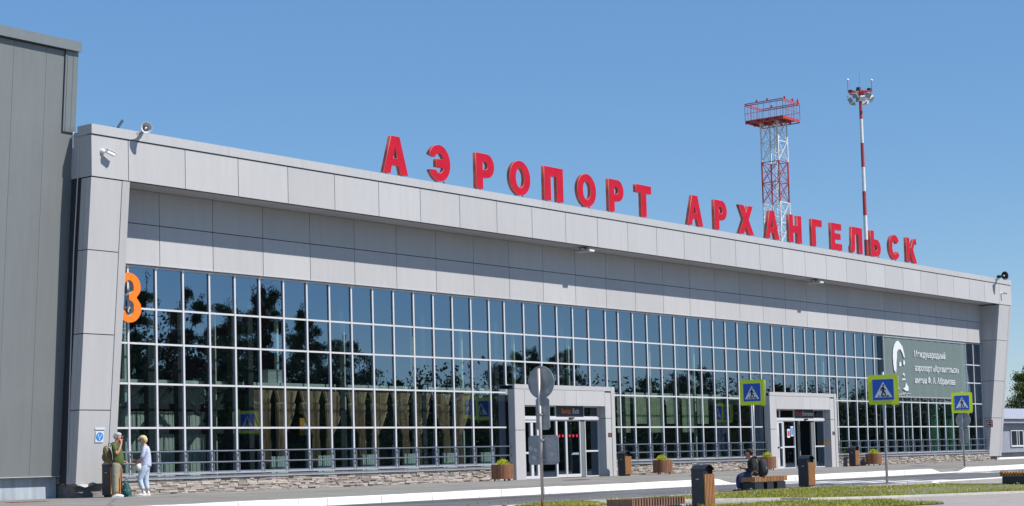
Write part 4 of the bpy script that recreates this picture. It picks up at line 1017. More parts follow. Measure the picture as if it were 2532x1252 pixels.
# ------------------------------------------------------------------ benches
def make_bench(loc, rz, lab, wood, L=1.7, wd=.52, H=.42, group='slatted benches'):
    o = thing('slatted_bench', lab, 'bench', loc, rz, group)
    n = int(L / .082)
    b = MB()
    for k in range(n):
        x = (k + .5) * L / n; b.box(x - .021, 0.0, H - .125, x + .021, wd, H)
    b.build('seat_slats', wood, o)
    b = MB(); b.box(-.03, -.004, H - .125, -.001, wd + .004, H + .002); b.build('end_board', wood, o)
    b = MB(); b.box(L + .001, -.004, H - .125, L + .03, wd + .004, H + .002); b.build('end_board', wood, o)
    b = MB(); b.box(0, .08, H - .145, L, .12, H - .126); b.box(0, wd - .12, H - .145, L, wd - .08, H - .126); b.build('seat_rail', 'galv', o)
    for xa, xb in ((.02, L * .28), (L * .40, L * .60), (L * .72, L - .02)):
        b = MB(); b.box(xa, .03, 0, xb, .045, H - .146); b.box(xa, wd - .045, 0, xb, wd - .03, H - .146); b.box(xa, .046, 0, xa + .015, wd - .046, H - .146); b.box(xb - .015, .046, 0, xb, wd - .046, H - .146)
        b.build('leg_box', 'dark', o)
    return o
BN = make_bench((10.30, -13.62, -.10), 0, 'brown slatted bench on the lawn edge with the person in black sitting on it', 'wood', 1.75, .52, .40)
make_bench((-6.70, -20.95, -.22), 0, 'weathered brown slatted bench at the bottom edge in front of the nearest bin', 'woodd', 1.62, .52, .43)
make_bench((16.9, -17.9, -.20), rad(-90), 'dark slatted bench with orange slat ends at the right edge', 'wood', 3.0, .52, .44)

# ------------------------------------------------------------------ planters
def leaf_clump(b, c, rx, rz_, n, s, r_):
    for _ in range(n):
        u, v, w_ = r_.gauss(0, 1), r_.gauss(0, 1), abs(r_.gauss(0, 1)); L = math.sqrt(u * u + v * v + w_ * w_) + 1e-6; q = r_.uniform(.45, 1) / L
        p = Vector((c[0] + rx * u * q, c[1] + rx * v * q, c[2] + rz_ * w_ * q)); a = Vector((r_.gauss(0, 1), r_.gauss(0, 1), r_.gauss(0, .7))).normalized() * s
        d = a.cross(Vector((r_.gauss(0, 1), r_.gauss(0, 1), r_.gauss(0, 1)))).normalized() * s * .5
        b.add([p - a, p + d, p + a, p - d], [(0, 1, 2, 3)])
def make_planter(loc, lab, seed, hl=.28):
    o = thing('round_planter', lab, 'planter', loc, R.uniform(0, 1), 'round wooden planters with yellow shrubs')
    n = 44; b = MB(); Rr = .36
    for k in range(n):
        t = 2 * math.pi * k / n; c_, s_ = math.cos(t), math.sin(t); w = .021; d = .02
        P = [(Rr * c_ - w * s_, Rr * s_ + w * c_), (Rr * c_ + w * s_, Rr * s_ - w * c_), ((Rr + d) * c_ + w * s_, (Rr + d) * s_ - w * c_), ((Rr + d) * c_ - w * s_, (Rr + d) * s_ + w * c_)]
        b.hexa([(x, y, .07) for x, y in P], [(x, y, .56) for x, y in P])
    b.build('slats', 'woodp', o)
    b = MB(); b.tube((0, 0, .08), (0, 0, .52), .345, n=32); b.build('tub', 'dsoil', o)
    for t in (.3, 2.4, 4.5):
        b = MB(); b.box(.28 * math.cos(t) - .02, .28 * math.sin(t) - .02, 0, .28 * math.cos(t) + .02, .28 * math.sin(t) + .02, .08); b.build('foot', 'black', o)
    b = MB(); leaf_clump(b, (.03, 0, .50), .27, hl, 900, .022, random.Random(seed)); b.build('shrub', 'leafy', o)
    return o
make_planter((15.1, -1.15, .25), 'round wooden planter with yellow shrub left of the exit portal', 21, .25)
make_planter((25.31, -1.0, .25), 'round wooden planter with yellow shrub right of the exit portal before the stone plinth', 22, .27)
make_planter((33.07, -1.2, .25), 'round wooden planter with yellow shrub just left of the entrance portal, behind the seated person', 23, .27)
make_planter((44.02, -.75, .25), 'round wooden planter with yellow shrub right of the entrance portal', 24, .30)
b = MB(); 

# ------------------------------------------------------------------ curtains and radiators behind the glass
def curtain(x, flip, lab):
    o = tag(MB_curtain(x, flip).build('curtain', 'curtain'), lab, 'curtain', 'gathered beige curtains behind the glass')
def MB_curtain(x, flip):
    b = MB(); prof = [(3.25, .50, 0), (3.05, .42, 0), (2.9, .36, 0), (2.84, .42, 0), (2.5, .36, .03), (2.2, .27, .10), (1.95, .16, .19), (1.85, .13, .22), (1.7, .16, .22), (1.2, .17, .22), (.5, .20, .22)]
    n = 28
    for z, hw, dx in prof:
        for k in range(n + 1):
            t = k / n * 2 - 1; b.v.append((x + flip * dx + t * hw, .55 + .045 * math.sin(k * 1.9) , z))
    for i in range(len(prof) - 1):
        for k in range(n): q = i * (n + 1) + k; b.f.append((q, q + 1, q + n + 2, q + n + 1))
    return b
ords = ['first', 'second', 'third', 'fourth', 'fifth', 'sixth', 'seventh', 'eighth', 'ninth', 'tenth']
for k in range(10):
    curtain(5.55 + 1.06 * k, 1 if k % 2 == 0 else -1, 'gathered beige curtain behind the glass, %s of ten from the left' % ords[k])
def straight(x, w, z0, m, lab, grp):
    b = MB(); n = 16
    for z in (3.28, z0):
        for k in range(n + 1): b.v.append((x + w * k / n, .6 + .03 * math.sin(k * 2.1), z))
    for k in range(n): b.f.append((k, k + 1, k + n + 2, k + n + 1))
    tag(b.build('curtain', m), lab, 'curtain', grp)
for k in range(7):
    straight(23.5 + 1.18 * k, .92, 1.9 if k % 2 else 2.25, 'curtaing', 'straight greenish beige curtain between the two portals, %s of seven from the left' % ords[k], 'straight curtains between the portals')
for k in range(3):
    straight(53.6 + 1.9 * k, 1.2, .6, 'green', 'emerald green curtain behind the far right glass, %s of three from the left' % ords[k], 'green curtains at the right end')
RD = thing('radiator', 'pale ribbed radiator behind the glass, first of six from the left', 'radiator', (5.7, .3, .62), 0, 'radiators behind the glass')
for i in range(8):
    b = MB(); b.box(i * .09, 0, 0, i * .09 + .07, .09, .62); b.build('fin', 'rad', RD, bevel=.01)
for k in range(1, 6): dup(RD, (5.7 + 2.02 * k, .3, .62), None, 'pale ribbed radiator behind the glass, %s of six from the left' % ords[k])
for x, lab in ((6.1, 'left'), (8.15, 'right')):
    o = thing('wall_board', 'ochre board with a white cloud shape inside, %s one of two' % lab, 'board', (x, 1.5, 1.9), 0, 'ochre boards in the cafe')
    b = MB(); b.box(0, 0, 0, .75, .03, .55); b.box(0, 0, .68, .75, .03, 1.05); b.build('panel', 'ochre', o)
    b = MB(); b.ball((.3, -.01, .2), .18, .01, .2, 12, 8); b.ball((.5, -.012, .12), .2, .01, .13, 12, 8); b.build('cloud', 'board', o)
bx = thing('white_box', 'white box standing on the mezzanine ledge behind the glass', 'box', (6.3, 1.0, 3.51)); b = MB(); b.box(0, 0, 0, .6, .4, .38); b.build('carton', 'board', bx); b = MB(); b.box(-.02, -.02, .38, .62, .42, .40); b.build('lid', 'board', bx)

# ------------------------------------------------------------------ people
def skin(name, V, E_, rads, m, parent, root=0, sub=1):
    me = bpy.data.meshes.new(name); me.from_pydata([tuple(v) for v in V], E_, [])
    o = bpy.data.objects.new(name, me); C.objects.link(o)
    md = o.modifiers.new('skin', 'SKIN'); md.use_smooth_shade = True
    if not me.skin_vertices: 
        me.attributes.new('skin_radius_tmp', 'FLOAT', 'POINT')
    sv = me.skin_vertices[0].data
    for i, r_ in enumerate(rads):
        rr_ = r_ if isinstance(r_, tuple) else (r_, r_); sv[i].radius = rr_
    sv[root].use_root = True
    s_ = o.modifiers.new('sub', 'SUBSURF'); s_.levels = sub; s_.render_levels = sub
    nm = bpy.data.meshes.new_from_object(o.evaluated_get(bpy.context.evaluated_depsgraph_get()))
    bpy.data.objects.remove(o); nm.name = name; nm.materials.clear(); nm.materials.append(M[m])
    nm.polygons.foreach_set('use_smooth', [True] * len(nm.polygons))
    ob = bpy.data.objects.new(name, nm); C.objects.link(ob); ob.parent = parent
    return ob
class Sk:
    def __init__(s): s.V = []; s.E = []; s.R = []
    def chain(s, pts, start=None):
        prev = start; ids = []
        for p, r_ in pts:
            s.V.append(p); s.R.append(r_); i = len(s.V) - 1; ids.append(i)
            if prev is not None: s.E.append((prev, i))
            prev = i
        return ids
    def build(s, name, m, parent, sub=1): return skin(name, s.V, s.E, s.R, m, parent, 0, sub)
def hand(sk, wrist, d, palm_n, curl=.5, k=1.0):
    """palm and five separate fingers; d = direction of the fingers, palm_n = palm normal"""
    w = Vector(sk.V[wrist]); d = Vector(d).normalized(); n_ = Vector(palm_n).normalized(); s_ = d.cross(n_).normalized()
    pc = sk.chain([(w + d * .045 * k, .023 * k), (w + d * .085 * k, .024 * k)], wrist)
    for off, L in ((-.030, .066), (-.010, .076), (.010, .072), (.029, .056)):
        b0 = w + d * .095 * k + s_ * off * k; dd = (d + n_ * curl * .6).normalized(); d2 = (d + n_ * curl * 1.8).normalized()
        sk.chain([(b0, .010 * k), (b0 + dd * L * .5 * k, .009 * k), (b0 + dd * L * .5 * k + d2 * L * .5 * k, .007 * k)], pc[1])
    t0 = w + d * .035 * k - s_ * .028 * k
    sk.chain([(t0, .011 * k), (t0 + (d * .6 - s_ * .7 + n_ * .3).normalized() * .035 * k, .010 * k), (t0 + (d * .9 - s_ * .5 + n_ * .6).normalized() * .065 * k, .008 * k)], pc[0])
def head_bits(parent, c, face, skinm, k=1.0, up=Vector((0, 0, 1)), body=None):
    """nose, ears, eyes and mouth; face = unit direction the face looks"""
    f = Vector(face).normalized(); c = Vector(c); s_ = f.cross(up).normalized(); u = s_.cross(f).normalized()
    b = MB(); b.ball(c + f * .102 * k - u * .005, .012 * k, .014 * k, .024 * k, 8, 6)
    for q in (-1, 1): b.ball(c + s_ * q * .076 * k - f * .005 * k, .012 * k, .018 * k, .03 * k, 8, 6)
    b.ball(c + f * .080 * k - u * .085 * k, .03 * k, .04 * k, .025 * k, 8, 6)
    b.build('face_features', skinm, parent, smooth=True)
    b = MB()
    for q in (-1, 1): b.ball(c + f * .088 * k + s_ * q * .032 * k + u * .018 * k, .008 * k, .010 * k, .006 * k, 6, 5)
    b.build('eyes', 'black', parent, smooth=True)
    b = MB(); b.ball(c + f * .094 * k - u * .052 * k, .01 * k, .022 * k, .006 * k, 8, 5); b.build('mouth', 'redp', parent, smooth=True)

def man():
    P = thing('person', 'grey haired man in olive shirt and khaki trousers smoking, with a backpack on', 'person', (-1.80, -1.55, .25), -YAW); P.scale = (.96,) * 3
    s = Sk(); V = Vector
    pel = s.chain([(V((.07, 0, .92)), (.10, .10))])[0]
    sp = s.chain([(V((.09, 0, 1.02)), (.11, .11)), (V((.08, 0, 1.18)), (.12, .11)), (V((.055, 0, 1.34)), (.13, .10)), (V((.05, 0, 1.44)), (.09, .08)), (V((.075, 0, 1.50)), .055), (V((.12, 0, 1.56)), (.065, .07)), (V((.125, 0, 1.63)), (.085, .095)), (V((.12, 0, 1.68)), (.070, .075))], pel)
    for q, kx, ax, ay in ((-1, .06, .06, -.09), (1, .02, -.03, .09)):
        s.chain([(V((.07, q * .10, .86)), .092), (V((kx, q * .11, .50)), .062), (V((ax, q * .11, .28)), .05), (V((ax - .01, q * .115, .09)), .036), (V((ax + .06, q * .12, .04)), .034), (V((ax + .15, q * .125, .03)), .026)], pel)
    a = s.chain([(V((.045, -.19, 1.40)), .052), (V((.09, -.23, 1.26)), .045), (V((.13, -.235, 1.15)), .042), (V((.19, -.17, 1.30)), .034), (V((.22, -.10, 1.44)), .026)], sp[2])
    hand(s, a[-1], (-.15, .35, 1), (-.6, .4, 0), .9)
    a = s.chain([(V((.045, .19, 1.40)), .052), (V((.03, .24, 1.18)), .042), (V((.10, .24, 1.02)), .034), (V((.20, .20, .96)), .026)], sp[2])
    hand(s, a[-1], (.8, -.3, -.1), (0, -.2, -1), .8)
    s.build('body', 'skin', P, 1)
    head_bits(P, (.135, 0, 1.62), (1, 0, .05), 'skin')
    c = Sk(); p = c.chain([(V((.085, 0, .86)), (.172, .16)), (V((.10, 0, .94)), (.175, .163)), (V((.12, 0, 1.03)), (.178, .165)), (V((.10, 0, 1.18)), (.165, .15)), (V((.06, 0, 1.33)), (.165, .13)), (V((.05, 0, 1.43)), (.11, .085)), (V((.06, 0, 1.475)), (.068, .062))])
    c.chain([(V((.045, -.19, 1.41)), .072), (V((.08, -.23, 1.30)), .066), (V((.10, -.24, 1.235)), .064)], p[4]); c.chain([(V((.045, .19, 1.41)), .072), (V((.035, .235, 1.28)), .066)], p[4])
    c.build('shirt', 'olive', P, 2)
    c = Sk(); p = c.chain([(V((.07, 0, .86)), (.165, .155)), (V((.08, 0, .98)), (.15, .15))])
    for q, kx, ax in ((-1, .05, .05), (1, .02, -.03)):
        c.chain([(V((.07, q * .09, .80)), .118), (V((kx, q * .105, .52)), .098), (V((ax, q * .11, .30)), .085), (V((ax, q * .115, .10)), .074)], p[0])
    c.build('trousers', 'khaki', P, 2)
    for q, ax in ((-1, .05), (1, -.03)):
        b = MB(); b.ball((ax + .075, q * .12, .035), .155, .052, .05, 14, 8); b.box(ax - .06, q * .12 - .045, .0, ax + .21, q * .12 + .045, .022); b.build('shoe', 'shoe', P, smooth=False)
    b = MB(); b.ball((.105, 0, 1.685), .105, .090, .072, 16, 10); b.ball((.055, 0, 1.64), .072, .086, .085, 14, 9); b.build('hair', 'hairg', P, smooth=True)
    b = MB(); b.tube((.245, -.05, 1.555), (.205, -.045, 1.56), .005, n=6); b.build('cigarette', 'shoe', P)
    bp = thing('backpack', 'olive brown backpack worn by the grey haired man', 'backpack', (-1.80, -1.55, .25), -YAW); bp.scale = (.96,) * 3
    rot = Matrix.Rotation(rad(-12), 3, 'Y')
    b = MB(); b.ball((-.17, -.03, 1.16), .115, .16, .25, 20, 14, rot); o = b.build('pack', 'bpk', bp, smooth=True)
    b = MB(); b.ball((-.245, -.03, 1.07), .075, .13, .12, 16, 10, rot); b.build('front_pocket', 'bpk', bp, smooth=True)
    b = MB(); b.path([(-.15, -.03, 1.40), (-.13, -.03, 1.46), (-.08, -.03, 1.46), (-.06, -.03, 1.40)], .010); b.build('handle', 'black', bp)
    b = MB()
    for q in (-.13, .13): b.path([(-.08, q, 1.36), (-.01, q, 1.475), (.08, q, 1.48), (.16, q * .95, 1.38), (.18, q, 1.2), (.06, q * 1.2, 1.02), (-.10, q, .98)], .016, 6)
    b.build('strap', 'bpk', bp)
    b = MB(); b.path([(-.20, -.15, 1.34), (-.13, -.19, 1.18), (-.10, -.19, 1.02)], .006, 5); b.build('zip', 'black', bp)
man()
def woman():
    P = thing('person', 'blonde woman in pale blue shirt and trousers with sunglasses and lowered mask', 'person', (-.91, -1.71, .25), math.pi - YAW); P.scale = (.955,) * 3
    s = Sk(); V = Vector
    pel = s.chain([(V((-.02, 0, .88)), (.10, .10))])[0]
    sp = s.chain([(V((-.03, 0, .98)), (.10, .10)), (V((-.035, 0, 1.14)), (.11, .10)), (V((-.03, 0, 1.28)), (.12, .12)), (V((-.01, 0, 1.38)), (.07, .07)), (V((.015, 0, 1.43)), .046), (V((.06, 0, 1.48)), (.06, .064)), (V((.065, 0, 1.55)), (.078, .088)), (V((.055, 0, 1.60)), (.065, .07))], pel)
    for q, kx, kz_, ax in ((1, .15, .47, .02), (-1, .0, .46, -.06)):
        s.chain([(V((-.01, q * .09, .82)), .09), (V((kx, q * .09, kz_)), .055), (V(((kx + ax) / 2, q * .09, .27)), .045), (V((ax, q * .09, .09)), .031), (V((ax + .06, q * .095, .04)), .030), (V((ax + .13, q * .10, .028)), .022)], pel)
    a = s.chain([(V((-.03, .165, 1.31)), .045), (V((.0, .20, 1.16)), .04), (V((.04, .20, 1.05)), .036), (V((.15, .15, .96)), .029), (V((.22, .08, .90)), .023)], sp[2])
    hand(s, a[-1], (.7, -.3, -.4), (0, -.5, -1), .9, .92)
    a = s.chain([(V((-.03, -.165, 1.31)), .045), (V((.02, -.19, 1.12)), .038), (V((.10, -.17, 1.02)), .034), (V((.24, -.08, .98)), .023)], sp[2])
    hand(s, a[-1], (.9, .1, .15), (0, .5, -1), .5, .92)
    s.build('body', 'skinf', P, 1)
    head_bits(P, (.075, 0, 1.535), (1, 0, -.22), 'skinf', .95)
    c = Sk(); p = c.chain([(V((-.02, 0, .78)), (.172, .168)), (V((-.03, 0, .88)), (.168, .165)), (V((-.03, 0, .98)), (.16, .155)), (V((-.035, 0, 1.12)), (.148, .145)), (V((-.03, 0, 1.27)), (.14, .135)), (V((-.015, 0, 1.37)), (.09, .08)), (V((.0, 0, 1.405)), (.06, .06))])
    c.chain([(V((-.03, .165, 1.325)), .062), (V((.0, .20, 1.16)), .060), (V((.055, .20, 1.04)), .055)], p[4]); c.chain([(V((-.03, -.165, 1.325)), .062), (V((.015, -.19, 1.14)), .06), (V((.07, -.18, 1.04)), .055)], p[4])
    c.build('shirt', 'lav', P, 2)
    c = Sk(); p = c.chain([(V((-.02, 0, .82)), (.155, .15)), (V((-.02, 0, .93)), (.14, .14))])
    for q, kx, kz_, ax in ((1, .13, .47, .03), (-1, .0, .46, -.06)):
        c.chain([(V((-.01, q * .085, .76)), .115), (V((kx, q * .09, kz_)), .085), (V(((kx + ax) / 2 + .01, q * .09, .30)), .072), (V((ax, q * .09, .17)), .060)], p[0])
    c.build('trousers', 'pale', P, 2)
    for q, ax in ((1, .02), (-1, -.06)):
        b = MB(); b.ball((ax + .06, q * .095, .035), .13, .045, .045, 14, 8); b.ball((ax - .005, q * .095, .085), .045, .04, .055, 10, 8); b.box(ax - .05, q * .095 - .04, 0, ax + .175, q * .095 + .04, .02); b.build('shoe', 'shoe', P)
    b = MB(); b.ball((.045, 0, 1.605), .108, .096, .075, 16, 10); b.ball((-.01, 0, 1.55), .07, .092, .095, 14, 9); b.ball((.125, 0, 1.60), .035, .07, .045, 10, 7); b.build('hair', 'hairb', P, smooth=True)
    b = MB(); b.ball((.155, .035, 1.535), .012, .034, .026, 8, 6); b.ball((.155, -.035, 1.535), .012, .034, .026, 8, 6); b.beam((.15, .075, 1.545), (.05, .086, 1.555), .006); b.beam((.15, -.075, 1.545), (.05, -.086, 1.555), .006); b.beam((.16, -.03, 1.545), (.16, .03, 1.545), .006); b.build('sunglasses', 'black', P)
    b = MB(); b.ball((.115, 0, 1.425), .05, .055, .045, 10, 8); b.build('face_mask', 'mask', P, smooth=True)
    bg_ = thing('shoulder_bag', 'off white bag hanging in front of the blonde woman', 'bag', (-.91, -1.71, .25), math.pi - YAW); bg_.scale = (.955,) * 3
    b = MB(); b.ball((.15, .10, .80), .085, .13, .12, 14, 10); b.build('pouch', 'bagw', bg_, smooth=True)
    b = MB(); b.path([(.14, .02, .90), (.18, .09, .96), (.16, .18, .90)], .008); b.build('strap', 'bagw', bg_)
woman()
tb = thing('backpack', 'dark teal backpack standing on the pavement between the man and the woman', 'backpack', (-1.50, -1.66, .25), -YAW); tb.scale = (.86,) * 3
b = MB(); rings = [(0, .145, .10), (.06, .16, .115), (.18, .155, .11), (.30, .115, .085), (.40, .075, .06), (.44, .045, .04)]; n = 18
for z, rx, ry in rings:
    for k in range(n): t = 2 * math.pi * k / n; b.v.append((rx * math.cos(t) * (1 + .05 * math.sin(3 * t)), ry * math.sin(t), z))
for i in range(len(rings) - 1):
    for k in range(n): b.f.append((i * n + k, i * n + (k + 1) % n, (i + 1) * n + (k + 1) % n, (i + 1) * n + k))
b.f.append(tuple(range(n))); b.f.append(tuple(range((len(rings) - 1) * n, len(rings) * n))); b.build('pack', 'teal', tb, smooth=True)
b = MB(); b.ball((.03, -.09, .12), .09, .05, .10, 12, 8); b.build('front_pocket', 'teal', tb, smooth=True)
b = MB(); b.path([(-.06, 0, .42), (-.05, 0, .50), (.0, 0, .53), (.05, 0, .50), (.06, 0, .42)], .010); b.build('handle', 'teal', tb)
b = MB(); b.box(-.02, -.125, .20, .0, -.118, .22); b.box(.09, -.10, .20, .11, -.093, .22); b.build('buckle', 'signw', tb)
def seated():
    org = (10.64, -13.38, .30)
    P = thing('person', 'person in black hooded jacket and blue jeans sitting on the bench looking at a phone', 'person', org, math.pi - YAW)
    s = Sk(); V = Vector
    pel = s.chain([(V((.0, 0, .10)), (.11, .11))])[0]
    sp = s.chain([(V((-.01, 0, .22)), (.13, .12)), (V((-.0, 0, .36)), (.13, .12)), (V((.04, 0, .48)), (.10, .09)), (V((.08, 0, .55)), .052), (V((.13, 0, .60)), (.062, .068)), (V((.14, 0, .665)), (.084, .094)), (V((.12, 0, .715)), (.075, .08))], pel)
    for q in (-1, 1):
        s.chain([(V((.14, q * .10, .07)), .085), (V((.40, q * .10 + .02, .03)), .06), (V((.43, q * .10 + .02, -.18)), .048), (V((.40, q * .10 + .02, -.33)), .035), (V((.46, q * .1 + .02, -.37)), .032), (V((.53, q * .1 + .02, -.375)), .024)], pel)
    for q in (-1, 1):
        a = s.chain([(V((.03, q * .18, .45)), .052), (V((.03, q * .23, .30)), .043), (V((.06, q * .22, .20)), .040), (V((.18, q * .13, .20)), .032), (V((.25, q * .05, .24)), .025)], sp[1])
        hand(s, a[-1], (.9, -q * .25, .2), (-.1, -q * .6, .7), .8, .95)
    s.build('body', 'skin', P, 1)
    head_bits(P, (.15, 0, .655), (1, 0, -.55), 'skin', .98)
    c = Sk(); p = c.chain([(V((.0, 0, .03)), (.175, .17)), (V((-.01, 0, .10)), (.172, .165)), (V((-.02, 0, .20)), (.165, .155)), (V((-.0, 0, .34)), (.16, .15)), (V((.03, 0, .46)), (.13, .115)), (V((.06, 0, .525)), (.085, .08))])
    for q in (-1, 1): c.chain([(V((.03, q * .18, .455)), .075), (V((.03, q * .24, .30)), .066), (V((.07, q * .225, .20)), .062), (V((.17, q * .14, .205)), .050), (V((.215, q * .09, .22)), .042)], p[3])
    c.build('jacket', 'hoodie', P, 2)
    b = MB(); b.ball((-.02, 0, .52), .10, .12, .055, 14, 9, Matrix.Rotation(rad(20), 3, 'Y')); b.build('hood', 'hoodie', P, smooth=True)
    c = Sk(); p = c.chain([(V((.0, 0, .07)), (.15, .13))])
    for q in (-1, 1): c.chain([(V((.14, q * .10, .075)), .105), (V((.41, q * .10 + .02, .03)), .08), (V((.43, q * .10 + .02, -.18)), .066), (V((.40, q * .10 + .02, -.30)), .056)], p[0])
    c.build('trousers', 'jeans', P, 2)
    for q in (-1, 1):
        b = MB(); b.ball((.47, q * .1 + .02, -.365), .12, .045, .045, 12, 8); b.build('shoe', 'shoeb', P, smooth=True)
    b = MB(); b.ball((.10, 0, .718), .105, .096, .070, 16, 10); b.ball((.06, 0, .68), .065, .092, .08, 14, 9); b.build('hair', 'hairk', P, smooth=True)
    ph = thing('phone', 'dark phone held by the seated person', 'phone', org, math.pi - YAW); b = MB(); b.beam((.355, .0, .235), (.42, .0, .33), .07, .010); b.build('case', 'black', ph); b = MB(); b.beam((.350, .0, .238), (.415, .0, .333), .062, .003); b.build('screen', 'idark', ph)
    bp = thing('backpack', 'black backpack on the back of the seated person', 'backpack', org, math.pi - YAW)
    rot = Matrix.Rotation(rad(-6), 3, 'Y')
    b = MB(); b.ball((-.24, 0, .24), .135, .17, .265, 20, 14, rot); b.build('pack', 'hoodie', bp, smooth=True)
    b = MB(); b.ball((-.32, 0, .17), .085, .14, .15, 16, 10, rot); b.build('front_pocket', 'dark', bp, smooth=True)
    b = MB()
    for q in (-.13, .13): b.path([(-.16, q, .46), (-.06, q, .56), (.06, q, .54), (.14, q, .40), (.12, q * 1.2, .22), (-.10, q * 1.1, .10)], .018, 6)
    b.build('strap', 'black', bp)
    b = MB(); b.box(-.30, -.04, .395, -.285, .03, .42); b.build('tag', 'greyp', bp)
seated()

# ------------------------------------------------------------------ trees
def limb(b, p, d, L, r_, rng, depth, tips, spread=.5, up=.25):
    n = 3; q = Vector(p); d = Vector(d).normalized(); rr_ = r_
    for i in range(n):
        nd = (d + Vector((rng.gauss(0, .12), rng.gauss(0, .12), rng.gauss(.02, .08)))).normalized(); e = q + nd * L / n; r2 = rr_ * .80
        b.tube(q, e, rr_, r2, 6, False); q, d, rr_ = e, nd, r2
        if depth > 0 and i >= 0:
            for _ in range(2 if depth > 1 else 1):
                a = rng.uniform(0, 6.28); sd = Vector((math.cos(a), math.sin(a), rng.uniform(-.1, up + .3))).normalized()
                limb(b, q, (d * (1 - spread) + sd * spread * 1.5), L * rng.uniform(.5, .7), rr_ * .6, rng, depth - 1, tips, spread, up)
    tips.append((q, depth))
def tree(loc, h, w, lab, leaf, barkm, seed, nl=3500, base=.18, droop=0, leafs=.14, cone=.0, grp='trees'):
    o = thing('conifer_tree' if leaf == 'leafp' else 'broadleaf_tree', lab, 'tree', loc, 0, grp)
    rng = random.Random(seed); b = MB(); tips = []; q = Vector((0, 0, 0)); n = 9; r_ = h * .015
    for i in range(n):
        e = Vector((q.x + rng.gauss(0, h * .010), q.y + rng.gauss(0, h * .010), h * .97 * (i + 1) / n)); b.tube(q, e, r_, r_ * .8, 8, False)
        if i / n >= base:
            for _ in range(5):
                a = rng.uniform(0, 6.28); t = i / n
                fall = (1 - t) * 1.15 + .12 if cone > .3 else math.sin(math.pi * min(1, .25 + t * .78)) ** .7 + .1
                p = q.lerp(e, rng.random()); L = w * rng.uniform(.6, 1.05) * fall; d = Vector((math.cos(a), math.sin(a), .15 if cone > .3 else .6)).normalized(); m = 4
                for k in range(m):        # a curved bough with twigs that hang from it
                    e2 = p + d * L / m; b.tube(p, e2, r_ * .35 * (1 - k / m) + .008, r_ * .35 * (1 - (k + 1) / m) + .006, 5, False)
                    for _2 in range(3):
                        sd = Vector((rng.gauss(0, 1), rng.gauss(0, 1), rng.gauss(-.2 - droop, .5))).normalized() * L * .28; tips.append((e2, sd))
                    d = (d + Vector((rng.gauss(0, .15), rng.gauss(0, .15), -.18 - droop * .3))).normalized(); p = e2
        q = e; r_ *= .8
    tips.append((q, Vector((0, 0, h * .04)))); b.build('trunk', barkm, o)
    b = MB()
    for _ in range(nl):
        t, sd = rng.choice(tips); sg = .035 * w + .03
        p = t + sd * rng.random() + Vector((rng.gauss(0, sg), rng.gauss(0, sg), rng.gauss(0, sg) - abs(rng.gauss(0, droop * .5))))
        a = Vector((rng.gauss(0, .7), rng.gauss(0, .7), rng.gauss(0, .8) - (1.0 if droop else 0))).normalized() * leafs * rng.uniform(.6, 1.25)
        d = a.cross(Vector((rng.gauss(0, 1), rng.gauss(0, 1), rng.gauss(0, 1)))).normalized() * leafs * .42
        b.add([p - a, p + d, p + a, p - d], [(0, 1, 2, 3)])
    b.build('crown', leaf, o)
    return o
tree((103.6, 15.0, -.3), 7.6, 3.3, 'tall green birch at the right frame edge behind the low corrugated roof', 'leafd', 'bark', 5, 22000, .08, .1, .085, .1, 'trees beyond the low building')
tree((100.0, 16.6, -.3), 5.0, 1.9, 'browning sparse birch between the right pilaster and the taller green birch', 'leafb', 'bark', 9, 7000, .12, .1, .07, .1, 'trees beyond the low building')
# the trees across the car park, which the glass mirrors
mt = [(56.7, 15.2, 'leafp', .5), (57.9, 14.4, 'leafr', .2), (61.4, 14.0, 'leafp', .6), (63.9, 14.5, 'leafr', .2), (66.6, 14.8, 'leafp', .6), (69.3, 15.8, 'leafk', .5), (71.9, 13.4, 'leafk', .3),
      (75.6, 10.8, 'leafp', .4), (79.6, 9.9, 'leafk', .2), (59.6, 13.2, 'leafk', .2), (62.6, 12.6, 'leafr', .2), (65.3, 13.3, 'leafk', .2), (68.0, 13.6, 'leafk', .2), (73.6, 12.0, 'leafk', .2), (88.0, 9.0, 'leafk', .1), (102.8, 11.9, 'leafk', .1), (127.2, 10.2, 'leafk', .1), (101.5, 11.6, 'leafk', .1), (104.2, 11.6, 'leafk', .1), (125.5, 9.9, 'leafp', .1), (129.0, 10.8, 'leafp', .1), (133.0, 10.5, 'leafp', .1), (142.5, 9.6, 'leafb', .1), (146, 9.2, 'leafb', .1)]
mt.sort()
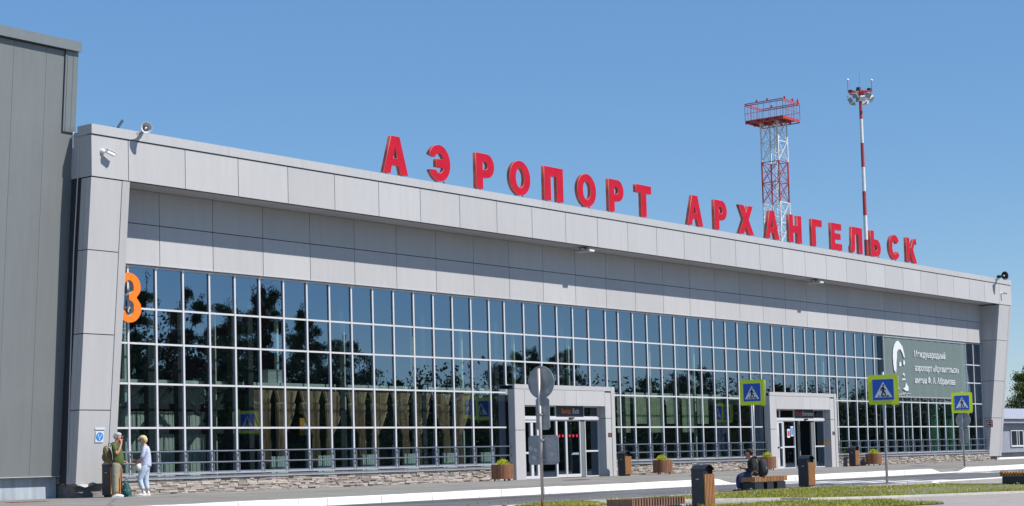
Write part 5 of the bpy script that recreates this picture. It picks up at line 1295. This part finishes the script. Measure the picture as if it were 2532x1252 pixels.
for i, (x, h, lf, cn) in enumerate(mt):
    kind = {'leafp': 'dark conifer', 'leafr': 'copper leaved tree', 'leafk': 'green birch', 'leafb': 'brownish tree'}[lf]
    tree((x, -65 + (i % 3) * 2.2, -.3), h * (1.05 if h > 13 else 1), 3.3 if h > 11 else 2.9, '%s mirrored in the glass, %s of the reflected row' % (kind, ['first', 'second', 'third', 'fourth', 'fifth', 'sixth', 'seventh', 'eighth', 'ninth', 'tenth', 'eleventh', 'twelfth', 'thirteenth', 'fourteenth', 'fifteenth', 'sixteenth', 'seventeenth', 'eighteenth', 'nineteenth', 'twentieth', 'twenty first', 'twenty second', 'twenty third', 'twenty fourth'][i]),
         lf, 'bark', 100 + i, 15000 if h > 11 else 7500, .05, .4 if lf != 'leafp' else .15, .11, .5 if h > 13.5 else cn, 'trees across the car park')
b = MB(); rng = random.Random(78)
for k in range(16000):
    x = rng.uniform(15, 340); hh = 7.6 + 1.2 * math.sin(x * .31) + .9 * math.sin(x * .83 + 2)
    if x < 74: hh += 3.0
    z = rng.uniform(-.3, hh); s_ = rng.uniform(.7, 1.3); a = Vector((rng.gauss(0, 1), rng.gauss(0, .4), rng.gauss(0, 1))).normalized() * s_; d = a.cross(Vector((rng.gauss(0, .3), 1, rng.gauss(0, .3)))).normalized() * s_ * .7
    p = Vector((x, -83 + rng.gauss(0, 1), z)); b.add([p - a, p + d, p + a, p - d], [(0, 1, 2, 3)])
o = b.build('woodland', 'leafp'); o['kind'] = 'stuff'
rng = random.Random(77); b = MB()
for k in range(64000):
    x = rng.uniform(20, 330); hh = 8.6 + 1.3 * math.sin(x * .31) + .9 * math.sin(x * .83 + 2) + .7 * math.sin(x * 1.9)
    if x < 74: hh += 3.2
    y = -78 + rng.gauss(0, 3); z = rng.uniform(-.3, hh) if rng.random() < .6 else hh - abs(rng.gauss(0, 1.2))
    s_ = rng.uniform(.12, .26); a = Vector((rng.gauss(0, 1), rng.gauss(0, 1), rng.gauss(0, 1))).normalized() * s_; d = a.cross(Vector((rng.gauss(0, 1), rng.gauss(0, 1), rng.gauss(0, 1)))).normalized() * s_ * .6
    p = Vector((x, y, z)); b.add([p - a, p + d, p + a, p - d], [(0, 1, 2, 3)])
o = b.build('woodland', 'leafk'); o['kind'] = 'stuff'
